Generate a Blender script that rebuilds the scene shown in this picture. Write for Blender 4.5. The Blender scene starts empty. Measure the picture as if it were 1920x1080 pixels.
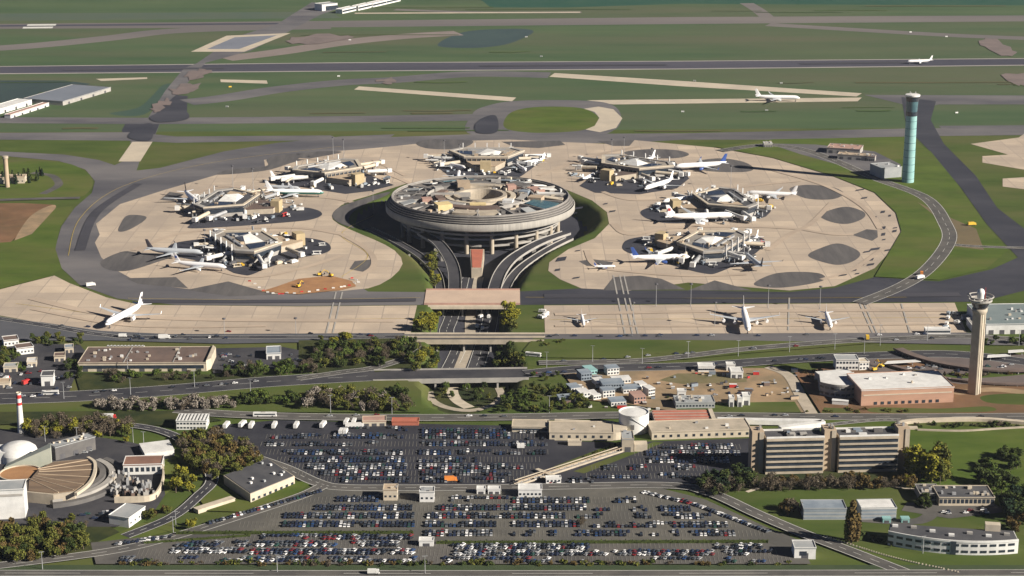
import bpy, math, random
import numpy as np
from mathutils import Vector, Matrix
rnd = random.Random(7)
S = bpy.context.scene
COL = S.collection
R = math.radians
PI = math.pi

# ------------------------------------------------------------------ camera frame
CAM_H, PITCH, F = 470.0, R(15.95), 3600.0      # metres, downward tilt, focal length in photo pixels
CP, SP = math.cos(PITCH), math.sin(PITCH)
def ray(px, py):
    u, v = (px - 960) / F, (py - 540) / F
    return Vector((u, CP - v * SP, -SP - v * CP))
def P(px, py, z=0.0):
    d = ray(px, py); t = (z - CAM_H) / d.z
    return Vector((d.x * t, d.y * t, z))
def scale_at(px, py, z=0.0):
    p = P(px, py, z)
    return F / (p.y * CP + (CAM_H - z) * SP)

# ------------------------------------------------------------------ terrain (sunken bowl and road cutting)
DISC = Vector((-32.0, 1890.0, 0))
TR = [P(*q) for q in [(655,415),(668,395),(700,376),(760,357),(860,345),(960,347),(1060,362),(1105,378),(1128,395),(1133,412),(1118,432),
      (1080,450),(1035,472),(1000,500),(975,540),(962,572),(955,600),(952,632),(965,655),(985,690),(975,725),(950,752),(890,776),(840,776),(800,762),
      (780,735),(788,695),(800,655),(795,625),(803,580),(806,545),(792,508),(765,480),(722,452),(685,433)]]
TRX = np.array([p.x for p in TR]); TRY = np.array([p.y for p in TR])
def terrain(X, Y):
    X = np.asarray(X, float); Y = np.asarray(Y, float)
    d = np.full(X.shape, 1e9); ins = np.zeros(X.shape, bool)
    n = len(TRX)
    for i in range(n):
        x1, y1, x2, y2 = TRX[i], TRY[i], TRX[(i+1) % n], TRY[(i+1) % n]
        dx, dy = x2-x1, y2-y1
        t = np.clip(((X-x1)*dx + (Y-y1)*dy) / (dx*dx+dy*dy), 0, 1)
        d = np.minimum(d, np.hypot(X-x1-t*dx, Y-y1-t*dy))
        c = ((y1 > Y) != (y2 > Y)) & (X < dx*(Y-y1)/(dy if abs(dy) > 1e-9 else 1e-9) + x1)
        ins ^= c
    s = np.clip(d / np.interp(Y, [1650, 1800], [9.0, 19.0]), 0, 1); s = s*s*(3-2*s)
    depth = np.interp(Y, [1270, 1350, 1500, 1750], [2.5, 6.0, 9.5, 13.0])
    return np.where(ins, -depth*s, 0.0)
def h(x, y):
    if -260 < x < 220 and 1230 < y < 2060: return float(terrain(np.array([x]), np.array([y]))[0])
    return 0.0
def hit(px, py):
    d = ray(px, py); t = (0 - CAM_H) / d.z
    p = Vector((d.x*t, d.y*t, 0)); z = h(p.x, p.y)
    for _ in range(60):
        p = P(px, py, z); z2 = h(p.x, p.y)
        if abs(z2 - z) < 0.03: break
        z += 0.5*(z2 - z)
    return Vector((p.x, p.y, z))

# ------------------------------------------------------------------ mesh builder
class MB:
    def __init__(s): s.v, s.f, s.m, s.sm = [], [], [], []
    def add(s, vs, fs, m=0, sm=False):
        o = len(s.v); s.v += [tuple(v) for v in vs]
        for f in fs: s.f.append([o+i for i in f]); s.m.append(m); s.sm.append(sm)
    def box(s, cx, cy, z0, sx, sy, sz, m=0, rot=0.0, top=1.0):
        c, n = math.cos(rot), math.sin(rot); vs = []
        for k, (zz, q) in enumerate(((z0, 1.0), (z0+sz, top))):
            for ax, ay in ((-1,-1),(1,-1),(1,1),(-1,1)):
                x, y = ax*sx/2*q, ay*sy/2*q
                vs.append((cx + x*c - y*n, cy + x*n + y*c, zz))
        s.add(vs, [(3,2,1,0),(4,5,6,7),(0,1,5,4),(1,2,6,5),(2,3,7,6),(3,0,4,7)], m)
        return s
    def prism(s, poly, z0, z1, m=0, inset=None, sm=False):
        n = len(poly)
        area = sum(poly[i][0]*poly[(i+1)%n][1]-poly[(i+1)%n][0]*poly[i][1] for i in range(n))
        if area < 0: poly = list(reversed(poly))
        top = poly if inset is None else inset
        if inset is not None and area < 0: top = list(reversed(inset))
        vs = [(p[0], p[1], z0) for p in poly] + [(p[0], p[1], z1) for p in top]
        s.add(vs, [list(range(n-1,-1,-1)), list(range(n, 2*n))], m)
        s.add(vs, [(i, (i+1) % n, n+(i+1) % n, n+i) for i in range(n)], m, sm)
        return s
    def loft(s, rings, m=0, sm=True, caps=True):
        n = len(rings[0]); vs = [p for r in rings for p in r]; fs = []
        for k in range(len(rings)-1):
            for i in range(n):
                j = (i+1) % n; fs.append((k*n+i, k*n+j, (k+1)*n+j, (k+1)*n+i))
        s.add(vs, fs, m, sm)
        if caps: s.add(vs, [list(range(n-1,-1,-1)), [(len(rings)-1)*n+i for i in range(n)]], m)
        return s
    def lathe(s, prof, cx=0, cy=0, n=32, m=0, sm=True, a0=0.0, a1=2*PI, caps=False):
        full = abs(a1-a0) > 6.28; k = n if full else n+1
        vs = []
        for r, z in prof:
            for i in range(k):
                a = a0 + (a1-a0)*i/n; vs.append((cx+r*math.cos(a), cy+r*math.sin(a), z))
        fs = []
        for j in range(len(prof)-1):
            for i in range(n):
                i2 = (i+1) % k
                fs.append((j*k+i, j*k+i2, (j+1)*k+i2, (j+1)*k+i))
        s.add(vs, fs, m, sm)
        if caps:
            s.add(vs, [[(len(prof)-1)*k+i for i in range(k)], list(range(k-1,-1,-1))], m)
        return s
    def tube(s, pts, r, n=6, m=0, r2=None):
        pts = [Vector(p) for p in pts]; rings = []
        for i, p in enumerate(pts):
            t = (pts[min(i+1, len(pts)-1)] - pts[max(i-1, 0)]).normalized()
            a = t.cross(Vector((0,0,1)) if abs(t.z) < .9 else Vector((1,0,0))).normalized(); b = t.cross(a)
            rr = r if r2 is None else r + (r2-r)*i/(len(pts)-1)
            rings.append([p + a*rr*math.cos(2*PI*k/n) + b*rr*math.sin(2*PI*k/n) for k in range(n)])
        return s.loft(rings, m)
    def ribbon(s, L, Rr, m=0, thick=0.0):
        n = len(L)
        vs = [tuple(p) for p in L] + [tuple(p) for p in Rr]
        s.add(vs, [(i, n+i, n+i+1, i+1) for i in range(n-1)], m)
        if thick:
            d = Vector((0,0,-thick))
            vs2 = [tuple(Vector(p)+d) for p in L] + [tuple(Vector(p)+d) for p in Rr]
            s.add(vs2, [(i+1, n+i+1, n+i, i) for i in range(n-1)], m)
            s.add(vs+vs2, [(i, i+1, 2*n+i+1, 2*n+i) for i in range(n-1)] + [(n+i+1, n+i, 3*n+i, 3*n+i+1) for i in range(n-1)]
                  + [(0, 2*n, 3*n, n), (n-1, 2*n-1, 4*n-1, 3*n-1)], m)
        return s
    def mesh(s, name, mats):
        me = bpy.data.meshes.new(name); me.from_pydata(s.v, [], s.f)
        for m in (mats if isinstance(mats, (list, tuple)) else [mats]): me.materials.append(m)
        me.polygons.foreach_set('material_index', s.m)
        me.polygons.foreach_set('use_smooth', s.sm)
        me.update(); return me

def link(name, me, parent=None):
    o = bpy.data.objects.new(name, me); COL.objects.link(o)
    if parent is not None: o.parent = parent
    return o
def tag(o, label, cat, group=None):
    o['label'] = label; o['category'] = cat
    if group: o['group'] = group
    return o
def thing(name, label, cat, loc=(0,0,0), rz=0.0, group=None):
    o = link(name, None); o.location = loc; o.rotation_euler = (0,0,rz); o.empty_display_size = 3
    return tag(o, label, cat, group)
def part(name, mb, mats, parent, label=None):
    o = link(name, mb.mesh(name, mats), parent)
    if label: o['label'] = label
    return o
def solo(name, mb, mats, label, cat, loc=(0,0,0), rz=0.0, group=None):
    o = link(name, mb.mesh(name, mats)); o.location = loc; o.rotation_euler = (0,0,rz)
    return tag(o, label, cat, group)
def copy_tree(o, parent=None):
    c = o.copy(); COL.objects.link(c); c.parent = parent
    for ch in o.children: copy_tree(ch, c)
    return c

# ------------------------------------------------------------------ materials (procedural)
MATS = {}
def mat(name, c, c2=None, scale=0.05, rough=0.85, metal=0.0, c3=None, scale3=0.006, lo=.38, hi=.62, island=False, stretch=None, bump=0.0, spec=None, joints=None):
    if name in MATS: return MATS[name]
    m = bpy.data.materials.new(name); m.use_nodes = True
    nt = m.node_tree; b = nt.nodes['Principled BSDF']
    b.inputs['Roughness'].default_value = rough; b.inputs['Metallic'].default_value = metal
    if spec is not None: b.inputs['Specular IOR Level'].default_value = spec
    b.inputs['Base Color'].default_value = (*c, 1)
    src = None
    if c2 is not None or joints:
        tc = nt.nodes.new('ShaderNodeTexCoord'); vec = tc.outputs['Object']
        if stretch:
            mp = nt.nodes.new('ShaderNodeMapping'); mp.inputs['Scale'].default_value = stretch
            nt.links.new(vec, mp.inputs['Vector']); vec2 = mp.outputs['Vector']
        else: vec2 = vec
    def mixn(fac, a, bcol):
        mx = nt.nodes.new('ShaderNodeMix'); mx.data_type = 'RGBA'
        nt.links.new(fac, mx.inputs['Factor'])
        for sock, val in ((mx.inputs[6], a), (mx.inputs[7], bcol)):
            if isinstance(val, tuple): sock.default_value = (*val, 1)
            else: nt.links.new(val, sock)
        return mx.outputs[2]
    def noise(sc, l, hh, v):
        n = nt.nodes.new('ShaderNodeTexNoise'); n.inputs['Scale'].default_value = sc; n.inputs['Detail'].default_value = 6; n.inputs['Roughness'].default_value = .62
        nt.links.new(v, n.inputs['Vector'])
        rg = nt.nodes.new('ShaderNodeMapRange'); rg.inputs['From Min'].default_value = l; rg.inputs['From Max'].default_value = hh
        nt.links.new(n.outputs['Fac'], rg.inputs['Value']); return rg.outputs['Result']
    if c2 is not None:
        if island:
            g = nt.nodes.new('ShaderNodeNewGeometry'); src = mixn(g.outputs['Random Per Island'], c, c2)
        else:
            src = mixn(noise(scale, lo, hi, vec2), c, c2)
        if c3 is not None: src = mixn(noise(scale3, .44, .70, vec2 if stretch and stretch[0] < 1 else vec), src, c3)
    if joints:
        bk = nt.nodes.new('ShaderNodeTexBrick'); bk.offset = 0.0
        bk.inputs['Scale'].default_value = 1.0
        bk.inputs['Brick Width'].default_value = joints[0]; bk.inputs['Row Height'].default_value = joints[1]
        bk.inputs['Mortar Size'].default_value = joints[2]
        bk.inputs['Color1'].default_value = (0,0,0,1); bk.inputs['Color2'].default_value = (.6,.6,.6,1); bk.inputs['Mortar'].default_value = (1,1,1,1)
        nt.links.new(vec, bk.inputs['Vector'])
        src = mixn(bk.outputs['Color'], src if src is not None else c, joints[3])
    if src is not None: nt.links.new(src, b.inputs['Base Color'])
    MATS[name] = m; return m

GRASS = mat('grass', (.038,.066,.014), (.080,.108,.026), .03, c3=(.105,.105,.040), scale3=.009, rough=.95, spec=.1, stretch=(.4,1,1), lo=.25, hi=.72)
GRASS_FRESH = mat('fresh_grass', (.043,.076,.013), (.092,.128,.025), .04, c3=(.108,.110,.036), scale3=.012, rough=.95, spec=.1, stretch=(.45,1,1), lo=.25, hi=.72)
GRASS_FAR = mat('far_grass', (.040,.078,.036), (.084,.118,.056), .012, c3=(.095,.100,.060), scale3=.005, rough=.95, spec=.1, stretch=(.2,1,1), lo=.25, hi=.72)  # greyer and bluer than near grass: some distance haze painted into the colour
FIELD = mat('crop_field', (.020,.070,.048), (.03,.080,.052), .01, rough=.95, spec=.1)
CONC = mat('apron_concrete', (.545,.45,.345), (.43,.352,.272), .03, c3=(.31,.262,.215), scale3=.010, rough=.9, spec=.2, lo=.3, hi=.7, joints=(22.0,22.0,.5,(.32,.27,.225)))
CONC2 = mat('bright_concrete', (.48,.42,.33), (.41,.36,.29), .03, rough=.9, spec=.2)
ASPH = mat('taxiway_asphalt', (.104,.102,.110), (.158,.150,.151), .02, c3=(.068,.068,.080), scale3=.012, lo=.32, hi=.68, stretch=(.4,1,1), rough=.9, spec=.2)
ASPH_DK = mat('dark_asphalt', (.030,.032,.044), (.052,.053,.066), .02, c3=(.028,.030,.042), scale3=.009, stretch=(.5,1,1), rough=.85, spec=.25)
ASPH_PATCH = mat('patch_asphalt', (.066,.064,.068), (.125,.118,.115), .11, rough=.9, stretch=(1,.12,1), spec=.2, lo=.3, hi=.7)
RUNWAY = mat('runway_asphalt', (.048,.048,.066), (.070,.068,.088), .006, rough=.85, stretch=(.2,1,1), spec=.25)
RUNWAY_PALE = mat('pale_runway', (.128,.118,.116), (.165,.15,.142), .006, rough=.9, stretch=(.2,1,1), spec=.2)
TAR = mat('road_tarmac', (.034,.035,.043), (.058,.057,.063), .04, rough=.9, spec=.2)
TAR_PALE = mat('pale_tarmac', (.074,.072,.070), (.112,.106,.098), .04, rough=.9, spec=.2)
LOT_A = mat('dark_lot_tarmac', (.026,.027,.036), (.042,.043,.052), .03, rough=.9, spec=.2)
LOT_B = mat('worn_lot_tarmac', (.090,.087,.078), (.128,.122,.106), .06, c3=(.066,.066,.064), scale3=.015, rough=.9, spec=.2)
DIRT = mat('brown_earth', (.15,.085,.05), (.21,.12,.07), .03, c3=(.11,.08,.045), scale3=.012, rough=.95, spec=.1)
SAND = mat('sandy_earth', (.33,.235,.145), (.25,.18,.115), .04, c3=(.19,.155,.10), scale3=.02, rough=.95, spec=.1)
ORANGE_DIRT = mat('orange_earth', (.36,.20,.10), (.27,.15,.08), .05, rough=.95, spec=.1)
SCRUB = mat('scrub_ground', (.024,.034,.014), (.055,.06,.022), .04, rough=.95, spec=.1)
LINE_W = mat('white_paint', (.62,.62,.58), (.5,.5,.47), .2, rough=.8)
LINE_Y = mat('yellow_paint', (.55,.40,.06), (.45,.34,.08), .2, rough=.8)
WHITE = mat('white_wall', (.66,.66,.64), (.54,.54,.525), .14, rough=.7)
CREAM = mat('cream_wall', (.52,.455,.355), (.42,.37,.29), .15, rough=.8)
BEIGE = mat('beige_concrete', (.41,.355,.28), (.32,.28,.22), .12, rough=.85)
GREYC = mat('grey_concrete', (.34,.325,.30), (.27,.26,.245), .1, rough=.85)
DISC_C = mat('terminal_concrete', (.36,.345,.31), (.22,.21,.192), .32, rough=.85, stretch=(1,1,.07), lo=.3, hi=.72, c3=(.27,.26,.24), scale3=.05)
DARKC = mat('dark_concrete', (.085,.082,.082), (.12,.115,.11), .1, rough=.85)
DKROOF = mat('dark_roof', (.045,.047,.055), (.075,.075,.08), .06, rough=.85)
BROOF = mat('brown_roof', (.11,.075,.062), (.15,.105,.085), .05, c3=(.075,.055,.05), scale3=.02, rough=.9)
GROOF = mat('grey_roof', (.26,.28,.29), (.33,.34,.34), .08, rough=.7)
BLUEROOF = mat('blue_grey_roof', (.17,.21,.255), (.25,.29,.33), .1, rough=.6)
TANROOF = mat('tan_roof', (.42,.33,.23), (.34,.265,.19), .07, rough=.9)
REDROOF = mat('red_roof', (.42,.13,.08), (.34,.11,.07), .1, rough=.85)
PINKROOF = mat('pink_roof', (.40,.25,.20), (.32,.2,.165), .1, rough=.85)
BRICK = mat('pink_brick', (.44,.265,.185), (.34,.205,.145), .08, rough=.9, stretch=(.3,1,2))
GLASS = mat('dark_glass', (.022,.03,.042), (.035,.045,.06), .2, rough=.12, spec=.6)
TEALGL = mat('teal_glass', (.07,.14,.16), (.05,.10,.125), .15, rough=.2, spec=.6)
TEAL = mat('teal_cladding', (.19,.37,.37), (.26,.44,.43), .12, rough=.6)
STEEL = mat('galvanised_steel', (.42,.43,.44), (.34,.35,.36), .3, rough=.5, metal=.4)
DKSTEEL = mat('dark_steel', (.06,.06,.07), (.085,.085,.09), .3, rough=.6)
RED = mat('red_paint', (.50,.035,.03), (.42,.03,.03), .3, rough=.5)
YELLOW = mat('yellow_vehicle_paint', (.72,.46,.04), (.62,.40,.04), .4, rough=.5)
ORANGE = mat('orange_paint', (.70,.24,.04), (.6,.2,.04), .3, rough=.6)
PLANE_W = mat('aircraft_white', (.82,.82,.82), (.76,.76,.76), .06, rough=.32)
PLANE_G = mat('aircraft_grey', (.46,.49,.52), (.41,.44,.47), .06, rough=.35)
PLANE_B = mat('aircraft_blue', (.03,.07,.26), (.04,.09,.3), .06, rough=.3)
PLANE_T = mat('aircraft_green', (.02,.14,.12), (.03,.17,.14), .06, rough=.3)
PLANE_R = mat('aircraft_red', (.42,.05,.04), (.36,.04,.04), .06, rough=.3)
PLANE_D = mat('aircraft_dark', (.06,.055,.065), (.08,.07,.08), .06, rough=.3)
RUBBER = mat('rubber', (.02,.02,.02), (.028,.028,.028), .5, rough=.85)
BARK = mat('bark', (.09,.068,.05), (.13,.10,.075), 1.5, rough=.95)
CARP = [mat('black_car_paint', (.012,.013,.018), (.016,.017,.022), .5, rough=.25), mat('navy_car_paint', (.018,.026,.06), (.022,.03,.068), .5, rough=.25),
        mat('grey_car_paint', (.10,.105,.115), (.12,.125,.13), .5, rough=.3), mat('silver_car_paint', (.42,.43,.44), (.46,.47,.48), .5, rough=.28, metal=.3),
        mat('white_car_paint', (.78,.78,.77), (.74,.74,.74), .5, rough=.3), mat('red_car_paint', (.20,.018,.02), (.17,.018,.02), .5, rough=.28),
        mat('blue_car_paint', (.022,.055,.15), (.026,.065,.17), .5, rough=.28), mat('green_car_paint', (.02,.07,.05), (.025,.08,.055), .5, rough=.28)]
CARN = ['black','navy','grey','silver','white','red','blue','dark green']

# ------------------------------------------------------------------ ground sheet
def axis(lo, hi, a, b, fine, coarse):
    v = [lo]; 
    x = lo
    while x < a: x = min(a, x + max(fine, min(coarse, (a-x)*.45))); v.append(x)
    while x < b: x = min(b, x + fine); v.append(x)
    while x < hi: x = min(hi, x + max(fine*2, min(coarse, (x-b)*.6+fine))); v.append(x)
    return np.array(sorted(set(v)))
gx = axis(-9000, 9000, -215, 180, 4.0, 900); gy = axis(200, 16000, 1236, 2030, 4.0, 1200)
GX, GY = np.meshgrid(gx, gy)
GZ = terrain(GX, GY)
nx, ny = len(gx), len(gy)
mb = MB()
mb.v = list(zip(GX.ravel().tolist(), GY.ravel().tolist(), GZ.ravel().tolist()))
mb.f = [[j*nx+i, j*nx+i+1, (j+1)*nx+i+1, (j+1)*nx+i] for j in range(ny-1) for i in range(nx-1)]
def gm(f):
    y = sum(mb.v[k][1] for k in f)/4; z = min(mb.v[k][2] for k in f); zz = max(mb.v[k][2] for k in f)
    x = sum(mb.v[k][0] for k in f)/4
    if y > 1790 and x < DISC.x-55 and zz < -.6: return 2  # left banks take the dark asphalt colour to paint in the terminal's shadow
    return (2 if y > 1440 else 1) if z < -3 and zz-z < .75 else 0
mb.m = [gm(f) for f in mb.f]; mb.sm = [True]*len(mb.f)
def struct(name, mb, mats):
    o = link(name, mb.mesh(name, mats)); o['kind'] = 'structure'; return o
struct('ground', mb, [GRASS, SCRUB, ASPH_DK])

# ------------------------------------------------------------------ flat sheets
SHEETS = []; ZN = [0.0]
def smooth(pts, closed=True, k=6):
    out = []; n = len(pts)
    rng = range(n) if closed else range(n-1)
    for i in rng:
        p0 = pts[(i-1) % n] if closed or i > 0 else pts[0]; p1 = pts[i]; p2 = pts[(i+1) % n]
        p3 = pts[(i+2) % n] if closed or i+2 < n else pts[-1]
        for j in range(k):
            t = j/k
            out.append(tuple(.5*((2*b) + (-a+c)*t + (2*a-5*b+4*c-d)*t*t + (-a+3*b-3*c+d)*t**3) for a, b, c, d in zip(p0, p1, p2, p3)))
    if not closed: out.append(tuple(pts[-1]))
    return out
def sheet(name, px, m, curve=False, step=.004):
    pts = smooth(px) if curve else px
    w = [P(*q) for q in pts]
    area = sum(w[i].x*w[(i+1) % len(w)].y - w[(i+1) % len(w)].x*w[i].y for i in range(len(w)))
    if area < 0: w.reverse()
    ZN[0] += step; z = ZN[0]
    b = MB(); b.add([(p.x, p.y, z) for p in w], [list(range(len(w)))])
    SHEETS.append((z, [(p.x, p.y) for p in w]))
    return struct(name, b, m)
def offset(w, width):
    L, Rr = [], []
    for i, p in enumerate(w):
        t = (w[min(i+1, len(w)-1)] - w[max(i-1, 0)]); t.z = 0; t.normalize()
        n = Vector((-t.y, t.x, 0))
        L.append(p + n*width/2); Rr.append(p - n*width/2)
    return L, Rr
def road(name, px, width, m, curve=True, lines=True, lm=None, follow=False):
    pts = smooth(px, closed=False, k=8) if curve else px
    ZN[0] += .004; z = ZN[0]
    if follow:
        w = []
        for q in pts:
            p = hit(*q); p.z += .25; w.append(p)
    else:
        w = [P(*q) for q in pts]
        for p in w: p.z = z
    L, Rr = offset(w, width)
    b = MB(); b.ribbon(Rr, L)
    if not follow: SHEETS.append((z, [(p.x, p.y) for p in L] + [(p.x, p.y) for p in reversed(Rr)]))
    o = struct(name, b, m)
    if lines:
        ZN[0] += .004; b = MB()
        for d in (-width/2+.5, width/2-.5):
            l1 = [p + (l-p).normalized()*(d+.2) for p, l in zip(w, L)]; l2 = [p + (l-p).normalized()*(d-.2) for p, l in zip(w, L)]
            for q in l1+l2: q.z += .02 if follow else (ZN[0]-z)
            b.ribbon(l2, l1)
        c1 = [p + (l-p).normalized()*.15 for p, l in zip(w, L)]; c2 = [p - (l-p).normalized()*.15 for p, l in zip(w, L)]
        for q in c1+c2: q.z += .02 if follow else (ZN[0]-z)
        for i in range(0, len(w)-1, 2): b.ribbon(c2[i:i+2], c1[i:i+2])
        struct('road_marking', b, lm or LINE_W)
    return o
def inside(x, y, poly):
    c = False; n = len(poly)
    for i in range(n):
        x1, y1 = poly[i]; x2, y2 = poly[(i+1) % n]
        if (y1 > y) != (y2 > y) and x < (x2-x1)*(y-y1)/(y2-y1)+x1: c = not c
    return c
def gz(x, y):
    for z, poly in reversed(SHEETS):
        if inside(x, y, poly): return z
    return h(x, y)
def G(px, py):
    p = hit(px, py); p.z = gz(p.x, p.y); return p

# distance: fields
sheet('far_field', [(-900,-80),(2900,-80),(2900,60),(-900,78)], GRASS_FAR)
sheet('field', [(760,-60),(2900,-60),(2900,6),(1900,10),(1280,7),(1060,14),(920,14),(905,2)], FIELD)
sheet('grass_belt', [(-900,78),(2900,60),(2900,240),(1700,240),(900,245),(-900,250)], GRASS_FAR)
DKF = mat('dark_field', (.010,.030,.032), (.016,.040,.036), .01, rough=.95)
sheet('field', [(-400,150),(120,151),(170,157),(100,184),(40,192),(-400,194)], DKF)
sheet('field', [(305,160),(322,162),(272,214),(205,213),(258,202),(285,180)], mat('dark_teal_grass', (.016,.050,.034), (.026,.060,.036), .01, rough=.95), True)  # last sheet: darker, bluer wedge of grass
sheet('field', [(820,85),(870,60),(960,54),(1000,58),(980,72),(940,85),(880,90)], mat('blue_green_patch', (.012,.036,.04), (.02,.048,.046), .01, rough=.95), True)  # darker blue-green patch within the grass belt
sheet('grass_verge', [(-900,30),(620,22),(640,34),(-900,46)], mat('teal_grass', (.044,.074,.046), (.056,.078,.044), .008, rough=.95))
HAZE, SUN, SKY, EXPO = 0.000017, 5.0, 0.05, 0.95
# ------------------------------------------------------------------ runways, taxiways, aprons
def runway(name, top, bot, m, edge=None):
    sheet(name, top + list(reversed(bot)), m)
    if edge:
        for pts, d in ((top, 1.3), (bot, -1.6)):
            sheet('runway_edge', [(x, y) for x, y in pts] + [(x, y+d) for x, y in reversed(pts)], edge)
runway('runway', [(-900,48),(0,45),(640,39),(1280,32),(1920,29),(2900,26)], [(-900,57),(0,54),(640,51),(1280,45),(1920,40),(2900,36)], RUNWAY_PALE)
runway('runway', [(-900,50),(0,47),(500,43),(560,42)], [(-900,53.5),(0,50),(500,46),(560,45)], RUNWAY)
runway('runway', [(-900,128),(0,124),(640,117),(1280,114),(1920,109),(2900,102)], [(-900,144),(0,139),(640,134),(1280,130),(1920,123),(2900,116)], RUNWAY, mat('runway_shoulder', (.24,.225,.215), (.3,.28,.265), .01, rough=.9))
road('taxiway', [(-300,100),(0,90),(200,72),(300,60),(420,54),(620,50)], 55, RUNWAY_PALE, lines=False)
road('taxiway', [(420,110),(520,98),(640,80),(760,68),(860,62)], 52, mat('brown_taxiway', (.17,.14,.125), (.20,.165,.15), .01, rough=.9), lines=False)
road('taxiway', [(1440,46),(1640,58),(1800,67),(1960,73)], 38, RUNWAY_PALE, lines=False)
road('taxiway', [(740,18),(900,23),(1090,23)], 20, RUNWAY_PALE, lines=False)
road('taxiway', [(1400,6),(1420,18),(1438,32)], 26, RUNWAY_PALE, lines=False)
sheet('taxiway', [(585,4),(640,14),(600,28),(540,60),(470,95),(385,118),(330,180),(300,232),(285,268),(243,268),(275,225),(310,170),(345,128),(370,118),(440,70),(520,45)], ASPH)
sheet('taxiway', [(330,178),(352,180),(350,222),(300,226),(283,222),(305,200)], ASPH_DK)
sheet('taxiway', [(235,232),(300,230),(285,266),(240,264),(228,245)], ASPH_DK)
sheet('holding_pad', [(358,97),(425,67),(545,62),(458,97)], CONC2)
sheet('holding_pad', [(388,92),(440,70),(520,66),(448,92)], mat('blue_grey_pad', (.14,.155,.19), (.17,.185,.22), .02, rough=.8))
sheet('taxiway', [(-900,222),(0,220),(290,221),(640,218),(900,214),(900,226),(640,230),(290,233),(0,231),(-900,233)], ASPH)
sheet('taxiway', [(-900,250),(0,249),(250,248),(330,256),(620,254),(640,262),(330,268),(250,264),(0,262),(-900,264)], ASPH)
road('taxiway', [(350,192),(420,184),(520,168),(640,155),(740,150),(880,139),(1030,141)], 48, ASPH, lines=False)
sheet('taxiway', [(590,262),(880,252),(1280,250),(1700,241),(2900,232),(2900,242),(1700,256),(1440,262),(1280,262),(1180,268),(900,270),(660,290),(590,290)], ASPH)
sheet('concrete_strip', [(413,149),(500,151),(502,157),(414,154)], CONC2)
sheet('concrete_strip', [(673,162),(968,183),(960,190),(664,168)], CONC2)
sheet('concrete_strip', [(1040,137),(1280,152),(1616,175),(1606,181),(1280,162),(1030,144)], CONC2)
sheet('concrete_strip', [(1100,188),(1616,183),(1608,190),(1150,196)], CONC2)
sheet('concrete_strip', [(180,148),(276,145),(276,148),(190,152)], CONC2)
sheet('concrete_strip', [(52,45.5),(106,45),(104,48),(50,48.5)], LINE_W)
sheet('concrete_strip', [(44,50.5),(100,50),(98,53),(42,53.5)], LINE_W)
sheet('concrete_strip', [(665,24),(1088,22),(1088,24),(665,26)], CONC2)
sheet('taxiway', [(885,215),(915,198),(975,189),(1100,189),(1150,198),(1165,222),(1150,245),(1100,254),(890,254)], ASPH, True)
sheet('grass_island', [(947,240),(953,215),(985,203),(1040,200),(1095,204),(1122,220),(1115,236),(1080,246),(1000,249)], GRASS_FRESH, True)
sheet('concrete_strip', [(1095,204),(1122,200),(1150,205),(1167,222),(1155,240),(1125,248),(1098,243),(1115,236),(1124,221),(1115,210)], CONC2)
sheet('taxiway', [(1620,178),(2100,180),(2900,176),(2900,192),(2100,196),(1760,196),(1720,205),(1690,195)], ASPH)
sheet('taxiway', [(1690,182),(1755,190),(1745,225),(1770,270),(1830,330),(1870,390),(1935,440),(2100,470),(2100,540),(1915,490),(1850,420),(1800,350),(1740,280),(1700,240)], ASPH_DK)
sheet('taxiway', [(1760,236),(2300,233),(2300,250),(1780,254)], ASPH)
sheet('apron', [(1820,270),(1910,258),(1922,250),(2300,248),(2300,380),(1960,360),(1880,350),(1880,335),(1960,330),(1930,320),(1842,305),(1842,293),(1890,290)], CONC)
# ring taxiway and aprons
sheet('taxiway', [(800,548),(800,572),(560,574),(330,572),(220,560),(150,535),(112,500),(103,465),(115,425),(140,390),(172,362),(178,340),(160,318),(110,302),(0,292),(-400,290),(-400,282),(0,284),(120,290),(185,300),(215,310),(232,302),(262,302),(256,320),(300,315),(420,284),(520,268),(640,256),(740,252),(640,320),(560,420),(620,500),(690,547)], ASPH)
sheet('taxiway_pad', [(248,266),(286,266),(263,303),(222,303)], CONC2)
sheet('apron', [(690,541),(712,534),(733,522),(748,508),(755,495),(752,483),(740,470),(722,459),(700,449),(676,439),(655,430),(636,421),(624,412),(622,405),(626,397),(640,385),(665,375),(690,368),(760,345),(960,338),(1060,355),(1110,376),(1138,398),(1142,420),(1115,447),(1065,468),(1030,492),(1028,508),(1050,524),(1090,541),
      (1180,545),(1290,530),(1480,545),(1565,537),(1640,503),(1678,462),(1690,435),(1680,400),(1640,362),(1560,330),(1450,297),(1340,277),(1190,263),(1140,270),(1040,266),(955,262),(880,264),(845,279),(800,278),(780,270),(700,278),(600,286),(495,300),(498,318),(410,327),(310,356),(225,383),(180,420),(187,440),(178,455),(190,483),(215,505),(260,530),(350,542),(500,552),(640,546)], CONC)
sheet('apron', [(-300,560),(0,543),(102,517),(130,531),(200,558),(262,572),(560,575),(782,573),(770,625),(320,627),(190,621),(80,606),(0,592),(-300,560.5)], CONC)
sheet('apron', [(1020,573),(1790,568),(1812,624),(1022,627)], CONC)
sheet('taxiway', [(970,547),(1090,541),(1180,545),(1290,545),(1480,548),(1565,540),(1640,520),(1760,528),(1860,505),(1920,478),(2100,470),(2100,520),(1960,535),(1840,566),(970,572)], ASPH_DK)
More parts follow.
